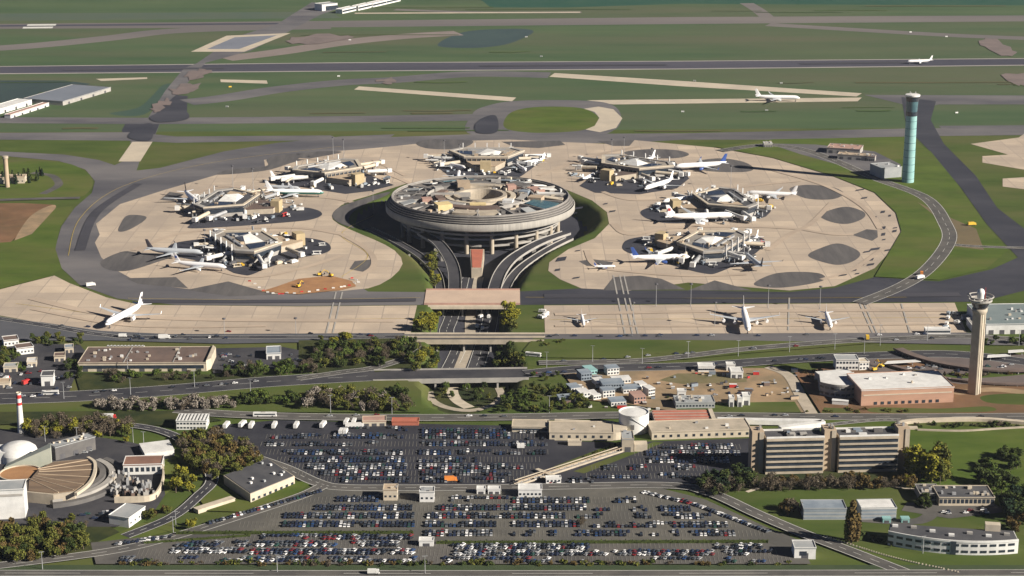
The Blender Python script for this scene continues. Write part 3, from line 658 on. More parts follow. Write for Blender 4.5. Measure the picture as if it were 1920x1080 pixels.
# ------------------------------------------------------------------ seven satellite buildings
SAT = [((487,468), 'front left'), ((450,393), 'middle left'), ((632,334), 'rear left'), ((912,308), 'rear centre'), ((1175,326), 'rear right'), ((1335,392), 'middle right'), ((1312,468), 'front right')]
SATW = {'front left': 'beside the orange dirt pit', 'middle left': 'with a green bellied jet at its tip', 'rear left': 'behind and left of the round terminal', 'rear centre': 'directly behind the round terminal',
        'rear right': 'behind and right of the round terminal', 'middle right': 'beside the long four engined jet', 'front right': 'nearest the paired apron tracks'}
SATPOLY = []
ROOFG = mat('satellite_roof', (.25,.235,.21), (.17,.16,.15), .07, c3=(.33,.28,.22), scale3=.03, rough=.9)
def satellite(i, px, py, where):
    c = P(px, py); dv = c - DISC; rz = math.atan2(dv.y, dv.x) - PI/2
    t = thing('satellite_building', f'low boarding satellite with pale roof and skylight {SATW[where]}', 'terminal', c, rz, 'boarding satellites around the round terminal')
    H = 11.0
    wo = [44,44,42,42,46,46,44][i]
    poly = [(-11,-40),(11,-40),(28,-12),(wo,22),(wo-12,36),(-wo+12,36),(-wo,22),(-28,-12)]
    M = Matrix.Rotation(rz, 3, 'Z')
    SATPOLY.append([tuple((c + M @ Vector((x*1.05, y*1.05, 0)))[:2]) for x, y in poly])
    main = [(-24,-12.5),(24,-12.5),(wo,22),(wo-12,36),(-wo+12,36),(-wo,22)]
    low = [(-11,-40),(11,-40),(22,-12.6),(-22,-12.6)]
    part('wall', MB().prism(main, 0, H-1.6), GREYC, t)
    part('low_wing', MB().prism(low, 0, 6), BEIGE, t)
    part('low_roof', MB().prism([(x*1.03, y*1.01 if y < -20 else y-.1) for x, y in low], 6.003, 6.5), [TANROOF, BROOF, TANROOF][i % 3], t)
    def sc_(k1, dy=0): return [(x*k1, (y-10)*k1+10+dy) for x, y in main]
    part('glazing', MB().prism(sc_(1.012), 4.2, 8.4), GLASS, t)
    part('roof', MB().prism(sc_(1.05), H-1.595, H), DKROOF if i in (1,5) else ROOFG, t)
    n_ = len(main); o_, i_ = sc_(1.052), sc_(.93)
    for k in range(n_):
        q = [o_[k], o_[(k+1) % n_], i_[(k+1) % n_], i_[k]]
        part('roof_edge', MB().prism(q, H+.004, H+1.0), CREAM if k in (0,1,5) else GREYC, t)
    b = MB(); b.add([(-12,0,H),(14,0,H),(17,19,H),(-13,19,H),(1,16,H+4.2),(10,5,H+3.6)], [(0,1,5),(1,2,5),(2,4,5),(2,3,4),(3,0,4),(0,5,4)])
    part('skylight', b, WHITE, t)
    part('light_well', MB().prism([(-31,6),(-16,0),(-17,20),(-34,22)], H+.004, H+.5), GLASS, t)
    part('light_well', MB().prism([(17,0),(27,4),(33,22),(20,21)], H+.004, H+.4), TANROOF if i % 2 else GLASS, t)
    part('spine_duct', MB().box(0, 25.5, H, 44, 2.2, 1.5), STEEL, t)
    for k in range(16):
        x, y = rnd.uniform(-26,26), rnd.uniform(-9,31)
        if -15 < x < 18 and -1 < y < 20: continue
        part('roof_vent', MB().box(x, y, H, rnd.uniform(1.5,4.5), rnd.uniform(1.5,4), rnd.uniform(1,2.6)), rnd.choice([WHITE, GREYC, STEEL, DARKC, TANROOF]), t)
    for k in range(5):
        y = rnd.uniform(-36,-15); x = rnd.uniform(-8,8)
        part('roof_vent', MB().box(x, y, 6.5, rnd.uniform(1.5,4), rnd.uniform(1.5,4), rnd.uniform(.8,2)), rnd.choice([WHITE, GREYC, DARKC]), t)
    for k in range(9):
        x = -22+k*5.5; part('facade_post', MB().box(x, -13.2, 0, .7, .7, H-1.7), BEIGE, t)
    for k in range(5):
        part('pylon', MB().box(-wo+14+k*(2*wo-28)/4, 38.6, 0, 1.1, 1.1, 17), WHITE, t)
    part('stair_block', MB().box(0, -40, 0, 12, 9, H+1.2), mat('tan_block', (.42,.335,.2), (.36,.29,.17), .1, rough=.9), t)
    for k in range(11):
        a = rnd.uniform(-20, 200); r0 = rnd.uniform(46, 56); x, y = r0*math.cos(R(a)), r0*.85*math.sin(R(a)); a2 = R(a+rnd.uniform(-50,50)); ln = rnd.uniform(9,20); z = rnd.uniform(4.5,7.5)
        gt = part('gantry', MB().tube([(x,y,z),(x+ln*math.cos(a2),y+ln*math.sin(a2),z+rnd.uniform(-.8,.8))], rnd.uniform(.5,1.1), 6), rnd.choice([WHITE, STEEL, CREAM]), t)
        part('support', MB().box(x,y,0,.9,.9,z).box(x+ln*.7*math.cos(a2),y+ln*.7*math.sin(a2),0,.9,.9,z), STEEL, gt)
    # boarding bridges: gantry tubes leaning out from the sides
    for x, y, a, ln in ((-37,2,160,26),(-44,18,172,28),(-30,-16,200,22),(37,2,20,26),(44,18,8,28),(30,-16,-20,22),(-20,37,110,20),(20,37,70,20)):
        a += rnd.uniform(-10,10); c_, s_ = math.cos(R(a)), math.sin(R(a)); L2 = ln*rnd.uniform(.8,1.15)
        br = part('boarding_bridge', MB().tube([(x,y,6.2),(x+c_*L2,y+s_*L2,5.2)], 2.0, 8), rnd.choice([WHITE, WHITE, CREAM, STEEL]), t)
        part('cab', MB().box(x+c_*(L2+1), y+s_*(L2+1), 3.4, 5, 4.6, 4.2, rot=R(a)), WHITE, br)
        part('support', MB().box(x+c_*L2*.8, y+s_*L2*.8, 0, 1.6, 1.6, 3.6, rot=R(a)), DKSTEEL, br)
    return t
for i, ((px, py), wh) in enumerate(SAT): satellite(i, px, py, wh)

# ------------------------------------------------------------------ aircraft (nose towards +X)
PLANESEG = []
def airplane(name, nose, tail, label, L=None, zf=None, engines=2, livery=None, finm=None, body=None, belly=None, span=None, group=None, hz=None):
    """nose, tail: photo pixels of the fuselage ends (at fuselage height)"""
    zc = zf if zf else 4.8
    a, b_ = P(nose[0], nose[1], zc), P(tail[0], tail[1], zc)
    d = a-b_; rz = math.atan2(d.y, d.x); Lm = d.length
    if L: # keep the real length, centre on the measured middle
        Lm = L
    c = (a+b_)/2
    r = Lm*.047 if Lm > 45 else Lm*.052
    if engines == 4: r = Lm*.045
    gzv = gz(c.x, c.y)
    t = thing(name, label, 'airplane', (c.x, c.y, gzv), rz, group)
    PLANESEG.append((c.x, c.y, Lm, rz))
    zc = r + 2.3*Lm/60 + .6
    body = body or PLANE_W; finm = finm or body
    st = [(.5,.03,-.35),(.49,.28,-.28),(.47,.55,-.2),(.44,.80,-.1),(.40,.95,-.03),(.35,1,0),(-.15,1,0),(-.28,.93,.06),(-.38,.68,.28),(-.45,.40,.52),(-.5,.12,.72)]
    n = 14; rings = []
    for f, q, dz in st:
        rings.append([(f*Lm, r*q*math.cos(2*PI*k/n), zc + r*dz + r*q*math.sin(2*PI*k/n)) for k in range(n)])
    fb = MB(); fb.loft([list(reversed(x)) for x in rings])
    if belly:
        for i, f in enumerate(fb.f):
            if sum(fb.v[k][2] for k in f)/len(f) < zc + r*.1: fb.m[i] = 1
    part('fuselage', fb, [body, belly or body], t)
    part('cockpit_window', MB().prism([(.462*Lm,-r*.50),(.478*Lm,-r*.30),(.478*Lm,r*.30),(.462*Lm,r*.50),(.455*Lm,0)], zc+r*.12, zc+r*.34), GLASS, t)
    sp = (span or (Lm*.98 if engines == 4 or Lm > 45 else Lm*.92))/2
    def surf(sec0, sec1, th0, th1, axis='y'):
        rr = []
        for (x0, x1, o, z), th in ((sec0, th0), (sec1, th1)):
            pr = [(x0,0),(x0+(x1-x0)*.25,th),(x0+(x1-x0)*.6,th*.8),(x1,0),(x0+(x1-x0)*.6,-th*.6),(x0+(x1-x0)*.25,-th*.8)]
            rr.append([(x, o, z+dz) if axis == 'y' else (x, dz, o) for x, dz in pr])
        return rr
    for s in (-1, 1):
        root = (.10*Lm, -.11*Lm, s*r*.5, zc-r*.55); kink = (-.02*Lm, -.115*Lm, s*sp*.38, zc-r*.35); tip = (-.135*Lm, -.172*Lm, s*sp, zc+r*.15)
        rs = surf(root, kink, r*.26, r*.15) + [surf(kink, tip, r*.15, r*.05)[1]]
        if s < 0: rs = [list(reversed(q)) for q in rs]
        w = part('wing', MB().loft(rs, sm=False), [PLANE_G if body is PLANE_W else body], t)
        if Lm > 50:
            wl = surf((-.150*Lm,-.172*Lm,zc+r*.15,0),(-.175*Lm,-.19*Lm,zc+r*.9,0),r*.04,r*.03,'z')
            part('winglet', MB().loft([[(x, y+s*sp, z) for x, y, z in q] for q in wl], sm=False), finm, w)
        tp = surf((-.385*Lm,-.475*Lm,s*r*.25,zc+r*.45),(-.46*Lm,-.50*Lm,s*Lm*.155,zc+r*.65),r*.1,r*.04)
        if s < 0: tp = [list(reversed(q)) for q in tp]
        part('tailplane', MB().loft(tp, sm=False), body, t)
        for k, (fy, fx) in enumerate(((.32,.03),(.62,-.05)) if engines == 4 else ((.33,.03),)):
            y = s*sp*fy; x = fx*Lm; er = r*(.5 if engines == 4 else .56); z = zc - r*.95
            e = MB(); e.loft([[(x+xx, y+er*q*math.cos(2*PI*k2/10), z+er*q*math.sin(2*PI*k2/10)) for k2 in range(10,0,-1)] for xx, q in ((.045*Lm,.9),(.03*Lm,1),(0,.95),(-.03*Lm,.6),(-.04*Lm,.35))], caps=True)
            e.box(x-.015*Lm, y, z+er*.6, .05*Lm, er*.25, r*.35)
            part('engine', e, finm if finm in (PLANE_B, PLANE_R) else PLANE_W, w)
    fin = surf((-.36*Lm,-.47*Lm,zc+r*.55,0),(-.465*Lm,-.515*Lm,zc+r*(3.9 if Lm > 45 else 3.7),0),r*.12,r*.05,'z')
    part('tail_fin', MB().loft(fin, sm=False), finm, t)
    if livery: part('tail_mark', MB().prism([(-.44*Lm,-r*.16),(-.48*Lm,-r*.16),(-.48*Lm,r*.16),(-.44*Lm,r*.16)], zc+r*2.0, zc+r*2.8), livery, t)
    for x, y in ((.40*Lm,0),(-.05*Lm,r*.95),(-.05*Lm,-r*.95)):
        part('landing_gear', MB().box(x, y, 0, Lm*.03, .9, 1.2).box(x, y, 1.2, .5, .5, zc-r*.5-1.2), DKSTEEL, t)
    return t
AIR = 'airliners parked at the satellites'
airplane('airliner', (204,606), (262,576), 'big white airliner parked nose to camera on the left front apron', L=60, livery=PLANE_D)
airplane('airliner', (416,500), (335,494), 'white wide body airliner with blue tail mark taxiing beside the dirt pit satellite', L=52, livery=PLANE_B)
airplane('airliner', (372,474), (283,470), 'grey airliner with dark tail fin behind the white taxiing airliner', L=56, body=PLANE_G, finm=PLANE_D)
airplane('airliner', (378,386), (343,358), 'pale airliner with dark maroon tail fin at the middle left satellite', L=58, finm=PLANE_D)
airplane('airliner', (608,362), (498,361), 'white airliner with deep green belly at the tip of the middle left satellite', L=62, belly=PLANE_T, finm=PLANE_W)
airplane('airliner', (568,332), (518,333), 'white airliner with pale tail left of the rear left satellite', L=42)
airplane('airliner', (560,352), (500,349), 'grey airliner in front of the rear left satellite', L=40, body=PLANE_G)
airplane('airliner', (640,316), (610,318), 'small white airliner half hidden behind the rear left satellite roof', L=38)
airplane('airliner', (861,318), (858,335), 'white airliner seen from behind left of the rear centre satellite', L=38)
airplane('airliner', (868,312), (832,305), 'white airliner with tall fin parked behind the rear centre satellite', L=38)
airplane('airliner', (985,318), (968,307), 'small white airliner right of the rear centre satellite', L=36)
airplane('airliner', (985,304), (1012,299), 'white airliner with tail out at the far edge of the rear centre satellite', L=38)
airplane('airliner', (1180,309), (1228,296), 'white narrow airliner angled behind the rear right satellite', L=50)
airplane('airliner', (1275,313), (1352,309), 'long white airliner with blue tail fin beside the dark oval inlay', L=62, finm=PLANE_B)
airplane('airliner', (1195,358), (1275,334), 'white airliner parked along the front of the rear right satellite', L=54)
airplane('airliner', (1112,325), (1095,334), 'small white airliner left of the rear right satellite', L=34)
airplane('jumbo_jet', (1374,406), (1252,410), 'long white four engined jet with wine coloured tail mark', L=70, engines=4, livery=PLANE_R)
airplane('airliner', (1251,376), (1300,370), 'white airliner nose left behind the middle right satellite', L=44)
airplane('airliner', (1405,362), (1488,366), 'long white airliner parked right of the middle right satellite', L=54)
airplane('airliner', (1292,482), (1186,485), 'white airliner with bright blue tail and rear at the front right satellite', L=56, finm=PLANE_B)
airplane('airliner', (1396,476), (1430,503), 'pale blue grey airliner with dark fin facing away at the front right satellite', L=52, body=PLANE_G, finm=PLANE_D)
airplane('airliner', (1395,459), (1418,446), 'white airliner stub nosed at the right corner of the front right satellite', L=40)
airplane('airliner', (1402,617), (1394,584), 'large pale airliner facing the camera on the right front apron', L=62, engines=4, span=58)
airplane('airliner', (1557,610), (1549,588), 'slim airliner facing the camera right of the larger one', L=40)
airplane('airliner', (1095,607), (1090,586), 'small white airliner on the right front apron near the cutting', L=28)
airplane('airliner', (1490,184), (1426,183), 'white airliner rolling along the far concrete taxiway', L=60)
airplane('airliner', (1706,114), (1743,113), 'small white airliner rolling on the far runway', L=40)
airplane('airliner', (1150,495), (1118,496), 'tiny white and blue commuter plane on the pale oval inlay', L=20, finm=PLANE_B)
# ------------------------------------------------------------------ towers
def tower_old():
    c = G(1826,739)
    t = thing('control_tower', 'tall beige concrete control tower with flared round cab', 'control tower', c)
    def ring(rx, z, n=16): return [(rx*math.cos(2*PI*k/n)*1.0, rx*math.sin(2*PI*k/n), z) for k in range(n)]
    b = MB()
    poly = [(-3.7,-3.2),(-3.2,-3.7),(3.2,-3.7),(3.7,-3.2),(3.7,3.2),(3.2,3.7),(-3.2,3.7),(-3.7,3.2)]
    ca, sa = math.cos(R(47)), math.sin(R(47)); poly = [(x*ca-y*sa, x*sa+y*ca) for x, y in poly]
    b.prism(poly, 0, 64); part('shaft', b, BEIGE, t)
    for x, y in ((-1.7,-3.7), (1.7,-3.7), (3.7,-1.7), (3.7,1.7)): part('rib', MB().box(x*ca-y*sa, x*sa+y*ca, 0, 1.0, 1.0, 64, rot=R(47)), CREAM, t)
    part('collar', MB().lathe([(5,62.5),(5.6,64),(5.6,66),(4.6,66.2)], n=24), BEIGE, t)
    part('cab', MB().lathe([(4.6,66),(7.2,71.0)], n=20), GLASS, t)
    part('gallery', MB().lathe([(7.2,70.9),(8.6,72),(8.6,73.4),(8.0,73.4),(8.0,72.4),(.1,72.4)], n=24, sm=False), GREYC, t)
    ring_ = MB(); ring_.tube([(9.4*math.cos(2*PI*k/24), 9.4*math.sin(2*PI*k/24), 75.4) for k in range(25)], .45, 6)
    part('ring_rail', ring_, GREYC, t)
    for k in range(8):
        a = 2*PI*k/8; part('strut', MB().tube([(7.6*math.cos(a),7.6*math.sin(a),73),(9.4*math.cos(a),9.4*math.sin(a),75.4)], .22, 5), WHITE, t)
    part('radar_dome', MB().lathe([(2.4,72.4),(2.4,76),(2.9,78),(2.3,80),(1.2,80.9),(.05,81.2)], n=16), WHITE, t)
    part('antenna', MB().tube([(3.4,0,72.4),(3.4,0,82)], .16, 5), RED, t)
tower_old()
def tower_blue():
    c = G(1702,342)
    t = thing('control_tower', 'tall round turquoise control tower with dark glass cab', 'control tower', c)
    part('shaft', MB().lathe([(6.6,0),(5.9,76)], n=32), TEAL, t)
    for k in range(9): part('joint_band', MB().lathe([(6.62-.0092*8*k*1.02,8*k+4),(6.7-.0092*8*k*1.02,8*k+4.2),(6.62-.0092*8*k*1.02,8*k+4.4)], n=32), TEALGL, t)
    part('neck', MB().lathe([(6.05,74),(6.2,78.6)], n=32), GLASS, t)
    part('upper_shaft', MB().lathe([(5.9,78.6),(6.4,90)], n=32), TEALGL, t)
    part('cab', MB().lathe([(6.4,90),(7.6,95.5)], n=24), GLASS, t)
    part('roof', MB().lathe([(7.6,95.4),(8.0,95.8),(8.0,97.4),(.1,98)], n=24, sm=False), WHITE, t)
    for a in (.5, 2.2, 4.1): part('antenna', MB().tube([(4*math.cos(a),4*math.sin(a),97),(4*math.cos(a),4*math.sin(a),100)], .3, 5), WHITE, t)
tower_blue()
def chimney():
    c = G(40,813); t = thing('chimney', 'slim white chimney with red bands at the power plant', 'chimney', c)
    z = 0; 
    for z0, z1, m in ((0,20.5,WHITE),(20.5,22.5,RED),(22.5,25.5,WHITE),(25.5,28.2,RED),(28.2,29.4,WHITE)):
        part('shaft_band', MB().lathe([(2.3-z0*.02,z0),(2.3-z1*.02,z1)], n=20), m, t)
    part('rim', MB().lathe([(1.75,29.3),(1.95,29.35),(1.95,29.8),(1.3,29.8),(1.3,28.8)], n=20), CREAM, t)
chimney()
def old_tower_left():
    c = G(14,352); t = thing('water_tower', 'slim tan concrete tower at the far left edge', 'tower', c)
    part('shaft', MB().lathe([(2.6,0),(2.4,32)], n=16), TANROOF, t)
    part('cap', MB().lathe([(3.2,32),(3.2,34.5),(.1,35)], n=16, sm=False), BEIGE, t)
old_tower_left()

# ------------------------------------------------------------------ buildings
def frame(a, b_):
    p, q = G(*a), G(*b_); d = q-p
    c = (p+q)/2; return c, math.atan2(d.y, d.x), d.length
def building(name, a, b_, depth, hgt, label, wall=WHITE, roof=GROOF, rows=0, cols=0, win=(1.4,1.3), cat='building', parapet=.5, ribbons=0, doors=0, group=None, vents=0, sides=True, ribw=GLASS, roofm=None, skip=()):
    c, rz, W = frame(a, b_)
    t = thing(name, label, cat, c, rz, group)
    part('wall', MB().box(0, depth/2, -.3, W, depth, hgt+.3), wall, t)
    part('roof', MB().box(0, depth/2, hgt+.003, W+.5, depth+.5, parapet), roof, t)
    if parapet >= .5:
        b = MB(); pw = .35; e = hgt+parapet+.006
        for cx, cy, sx, sy in ((0,-.1,W+.5,pw),(0,depth+.1,W+.5,pw),(-W/2-.08,depth/2,pw,depth-.2),(W/2+.08,depth/2,pw,depth-.2)): b.box(cx, cy, e, sx, sy, .45)
        part('parapet', b, wall, t)
    fl = hgt/max(rows, ribbons, 1)
    for r in range(rows):
        for k in range(cols):
            x = -W/2 + W*(k+.5)/cols
            part('window', MB().box(x, -.02, fl*r+fl*.32, win[0], .16, win[1]), GLASS, t)
        if sides:
            for k in range(max(1, int(depth/6))):
                y = depth*(k+.5)/max(1, int(depth/6))
                part('window', MB().box(W/2+.02, y, fl*r+fl*.32, .16, win[0], win[1]), GLASS, t)
    for r in range(ribbons):
        part('ribbon_window', MB().box(0, -.03, fl*r+fl*.36, W*.97, .2, fl*.42), ribw, t)
    for k in range(doors):
        x = -W/2 + W*(k+.5)/doors
        part('door', MB().box(x, -.03, 0, min(4, W/doors*.6), .18, min(3.6, hgt*.6)), DKSTEEL, t)
    for k in range(vents):
        part('roof_vent', MB().box(rnd.uniform(-W*.44,W*.44), rnd.uniform(depth*.1,depth*.9), hgt+parapet, rnd.uniform(1,2.6), rnd.uniform(1,2.4), rnd.uniform(.7,1.8)), rnd.choice([WHITE, STEEL, CREAM, GREYC]), t)
    return t
w = building('warehouse', (147,697), (386,696), 40, 6.5, 'long low warehouse with brown roof beside the left apron road', CREAM, BROOF, rows=0, ribbons=1, vents=26, doors=9)
part('gable', MB().prism([(49.6,0),(52.6,6),(52.6,34),(49.6,40)], 0, 8.6), CREAM, w)
for x in (-14, 24): part('roof_seam', MB().box(x, 20, 7.3, .7, 39, .25), GREYC, w)
building('shed', (500,676), (527,675), 18, 4.5, 'small blue grey roofed shed in the yard right of the brown warehouse', WHITE, BLUEROOF, doors=2)
building('house', (32,668), (64,664), 12, 5, 'small white building with brown roof at the left edge road', WHITE, BROOF, rows=1, cols=5)
building('house', (8,652), (36,649), 12, 4.5, 'low white building behind the brown roofed house at the left edge', WHITE, BROOF, rows=1, cols=4)
building('storage_block', (78,726), (101,725), 12, 7.5, 'white box building with dark roof beside the left motorway', WHITE, DKROOF, doors=1)
o = building('office_building', (331,806), (387,806), 14, 6.2, 'two storey white office block with ribbed white roof beside the dark car park', WHITE, GROOF, rows=2, cols=9, win=(1.6,1.2))
for k in range(8): part('roof_rib', MB().box(-8.6+2.45*k, 7, 6.9, 1.0, 13.5, .5), WHITE, o)
# long hall with square windows, tank
hl = building('long_hall', (1030,826), (1150,827), 22, 5.2, 'left half of the long pale hall with square windows beside the white tank', CREAM, BEIGE, rows=1, cols=8, win=(1.9,1.9), vents=2, sides=False)
part('rounded_end', MB().lathe([(11,0),(11,5.6),(.1,5.7)], cx=21.2, cy=11, n=24, sm=False), CREAM, hl)
building('long_hall', (1222,825), (1408,819), 22, 5.2, 'right half of the long pale hall with square windows beside the white tank', CREAM, BEIGE, rows=1, cols=13, win=(1.9,1.9), vents=5, sides=False)
building('hall_annex', (960,812), (1028,813), 14, 3.6, 'low pale annex with long dark opening left of the long hall', CREAM, BEIGE, ribbons=1)
r_ = building('red_roofed_hall', (1228,801), (1336,800), 24, 4, 'low hall with striped red roof right of the white tank', CREAM, PINKROOF, parapet=.3)
for k in range(4): part('roof_stripe', MB().box(0, 3+6*k, 4.31, 40, 2.2, .25), REDROOF, r_)
part('end_block', MB().box(21.6, 12, 0, 3, 24, 5.2), CREAM, r_)
c = G(1188,806); t = thing('storage_tank', 'big round white tank above the long pale hall', 'tank', c)
part('shell', MB().lathe([(10.6,0),(10.6,13.6)], n=40), WHITE, t)
part('roof', MB().lathe([(10.6,13.6),(10.9,13.6),(10.9,14.0),(10.2,14.0),(10.0,13.2),(.1,13.8)], n=40, sm=False), WHITE, t)
part('stair', MB().tube([(10.9*math.cos(a), 10.9*math.sin(a), 1+12*k/14) for k, a in enumerate([R(-20-6*j) for j in range(15)])], .2, 5), STEEL, t)
part('door', MB().box(-1.5, -10.6, 4, 2.4, .5, 3.4), DARKC, t)
t = building('entrance_block', (1166,850), (1188,850), 16, 9, 'beige entrance block at the foot of the white tank', BEIGE, GROOF, doors=1, vents=2)
part('wing', MB().box(9, 5, 0, 9, 8, 5), CREAM, t)
# covered walkway
def walkway():
    p, q = G(1165,848), G(968,912); d = q-p
    t = thing('covered_walkway', 'long white covered walkway slanting across the dark car park', 'walkway', (p+q)/2, math.atan2(d.y, d.x)); Ln = d.length
    for s in (-1, 1):
        part('side_wall', MB().box(0, s*2.2, 0, Ln, .35, 1.2), BEIGE, t)
        part('canopy', MB().box(0, s*1.5, 2.9, Ln, .9, .3), TANROOF if s > 0 else CREAM, t)
    part('floor', MB().box(0, 0, -.1, Ln, 4.1, .25), GREYC, t)
    n = int(Ln/6)
    for k in range(n): part('post', MB().box(-Ln/2+Ln*(k+.5)/n, 1.5, 0, .3, .3, 2.9), STEEL, t)
    part('cross_arm', MB().box(Ln*.22, 0, .2, 3, 20, 1.6), CREAM, t)
walkway()
# office block with three stair towers
def office():
    c, rz, W = frame((1412,893), (1703,886))
    t = thing('office_block', 'long six storey office block with ribbon windows and three stair towers', 'office building', c, rz)
    k = W/291.0
    for x, hgt in ((1421,29),(1556,29),(1694,29)):
        xx = (x-1557.5)*k
        tw = part('stair_tower', MB().box(xx, 9.5, 0, 8.0, 11, hgt), TANROOF, t)
        part('tower_side', MB().box(xx+2.3, 3.7, 0, 3.0, .6, hgt-.4), BEIGE, tw)
        for j in range(4): part('plant_box', MB().box(xx+rnd.uniform(-3,3), 9.5+rnd.uniform(-4,4), hgt, 1.3, 1.3, rnd.uniform(.8,2)), rnd.choice([GREYC, DARKC, STEEL]), tw)
    for x0, x1 in ((1435,1543),(1571,1682)):
        xm = ((x0+x1)/2-1557.5)*k; w = (x1-x0)*k; hgt = 25.0
        wg = part('wing', MB().box(xm, 8, 0, w, 15, hgt), BEIGE, t)
        part('roof', MB().box(xm, 8, hgt+.003, w-1.2, 14, .2), DKROOF, wg)
        for yy in (.6, 15.4): part('parapet', MB().box(xm, yy, hgt+.21, w, .5, 1.2), WHITE, wg)
        for r in range(6): part('ribbon_window', MB().box(xm, .38, 2.0+3.8*r, w-1.0, .3, 2.6), GLASS, wg)
        for r in range(6): part('sill_band', MB().box(xm, .0, 4.62+3.8*r, w, 1.3, 1.15), BEIGE, wg)
        for j in range(7): part('plant_box', MB().box(xm+rnd.uniform(-w*.42,w*.42), 8+rnd.uniform(-4,4), hgt+.2, rnd.uniform(2,6), rnd.uniform(2,4), rnd.uniform(1,2.2)), rnd.choice([GREYC, BLUEROOF, WHITE, DARKC]), wg)
office()
# curved white office, bottom right
def curved(name, px0, px1, bulge, depth, hgt, label, wall, roof, rows, n=28, dark=False):
    p, q = G(*px0), G(*px1); d = q-p; W = d.length; c = (p+q)/2
    t = thing(name, label, 'office building', c, math.atan2(d.y, d.x))
    def arc(off):
        pts = []
        for i in range(n+1):
            s = i/n*2-1; pts.append((s*(W/2+off*.0), -bulge*(1-s*s)*1.0 - off))
        return pts
    fr = arc(0)
    bk = [(x*.96, depth - (-y)*.15) for x, y in reversed(fr)]
    part('wall', MB().prism(fr+bk, 0, hgt), wall, t)
    part('roof', MB().prism([(x*.985, y+.5 if i <= n else y-.5) for i, (x, y) in enumerate(fr+bk)], hgt+.003, hgt+.35), roof, t)
    e1 = [Vector((x, y-.35, hgt+1.2)) for x, y in fr]; e2 = [Vector((x, y+.45, hgt+1.2)) for x, y in fr]
    part('parapet', MB().ribbon(e1, e2, thick=1.25), wall, t)
    for r in range(rows):
        z = hgt*(r+.35)/rows
        for k in range(0, n-1, 2):
            a, b2 = Vector((*fr[k], 0)), Vector((*fr[k+1], 0)); m = (a*.5+b2*.5); dd = b2-a
            part('window', MB().box(m.x, m.y-.05, z, dd.length*1.35, .3, hgt/rows*.38, rot=math.atan2(dd.y, dd.x)), GLASS, t)
    return t
cv = curved('curved_office', (1664,1024), (1908,1040), 8, 15, 8.0, 'curved white two storey office with dark roof at the bottom right', WHITE, DKROOF, 2)
part('entrance', MB().box(0, -8.3, 0, 3, .6, 8.6), GLASS, cv)
for k in range(7): part('roof_vent', MB().box(-34+11*k, 4+rnd.uniform(-4,6), 8.3, 3.4, 2.2, 1.3), rnd.choice([WHITE, GREYC]), cv)
part('plant_room', MB().box(24, 14, 8, 9, 5, 4.5), CREAM, cv)
# grey sheds etc
s1 = building('storage_shed', (1506,977), (1586,977), 14, 7, 'grey striped storage shed left of the poplar', GROOF, BLUEROOF, ribbons=3, ribw=BLUEROOF)
s2 = building('storage_shed', (1614,977), (1680,976), 14, 7, 'pale grey storage shed right of the poplar', GROOF, WHITE, ribbons=3, ribw=BLUEROOF)
building('site_cabin', (1655,983), (1670,983), 4, 2.6, 'small turquoise cabin in front of the pale grey shed', TEAL, TEAL, doors=1, parapet=.3)
building('site_cabin', (1690,983), (1705,983), 4, 2.6, 'small turquoise cabin beside the lane', TEAL, TEAL, doors=1, parapet=.3)
building('school', (1760,951), (1864,951), 20, 5, 'dark roofed low building with pale pillars under the dark trees', CREAM, DKROOF, rows=1, cols=13, win=(2.0,2.8), vents=14)
building('school', (1724,942), (1764,942), 16, 4.5, 'dark roofed wing left of the pillared building', GREYC, DKROOF, rows=1, cols=6, win=(2.0,2.4), vents=6)
g_ = building('gatehouse', (1489,1049), (1529,1049), 11, 6.5, 'white cube house with dark hole window beside the lower car park', WHITE, GROOF, doors=1)
part('opening', MB().box(-1, -.1, 2.2, 4, .3, 2.6), GLASS, g_)
# brick hall on the right
bh = building('brick_hall', (1614,763), (1787,756), 38, 11.5, 'large pink brick hall with flat white roof near the beige tower', BRICK, WHITE, doors=0, vents=5)
for k in range(10): part('window', MB().box(-24+5.2*k, -.05, .5, 2.4, .3, 2.2), GLASS, bh)
part('band', MB().box(0, -.06, 7.6, 67, .3, .8), CREAM, bh)
dh = curved('curved_hall', (1537,742), (1616,744), 7, 22, 9, 'curved grey hall with pale rim left of the brick hall', GREYC, WHITE, 2, n=16)
curved('curved_hall', (1538,722), (1600,716), 4, 12, 6, 'low crescent hall with pale rim behind the curved grey hall', GREYC, WHITE, 1, n=16)
building('site_cabin', (1560,760), (1590,762), 4, 2.8, 'long white cabin in front of the curved grey hall', WHITE, WHITE, parapet=.3)
building('office_building', (1567,696), (1609,696), 12, 8, 'white two storey office with square windows left of the yellow machines', WHITE, GROOF, rows=2, cols=7, win=(1.6,1.6))
building('office_building', (1611,696), (1629,695), 9, 6, 'small white gabled office right of the two storey office', WHITE, CREAM, rows=2, cols=3)
building('hangar', (1848,627), (2010,625), 58, 8, 'broad grey green roofed hangar behind the beige tower', WHITE, mat('hangar_roof', (.16,.20,.205), (.20,.24,.24), .05, rough=.6), doors=8, vents=30)
building('shed', (1822,622), (1842,622), 20, 5, 'small pale shed left of the broad hangar', WHITE, GREYC, doors=2)
building('terminal_shed', (1735,628), (1782,628), 6, 3.5, 'low white canopy building on the apron edge', WHITE, WHITE, ribbons=1)
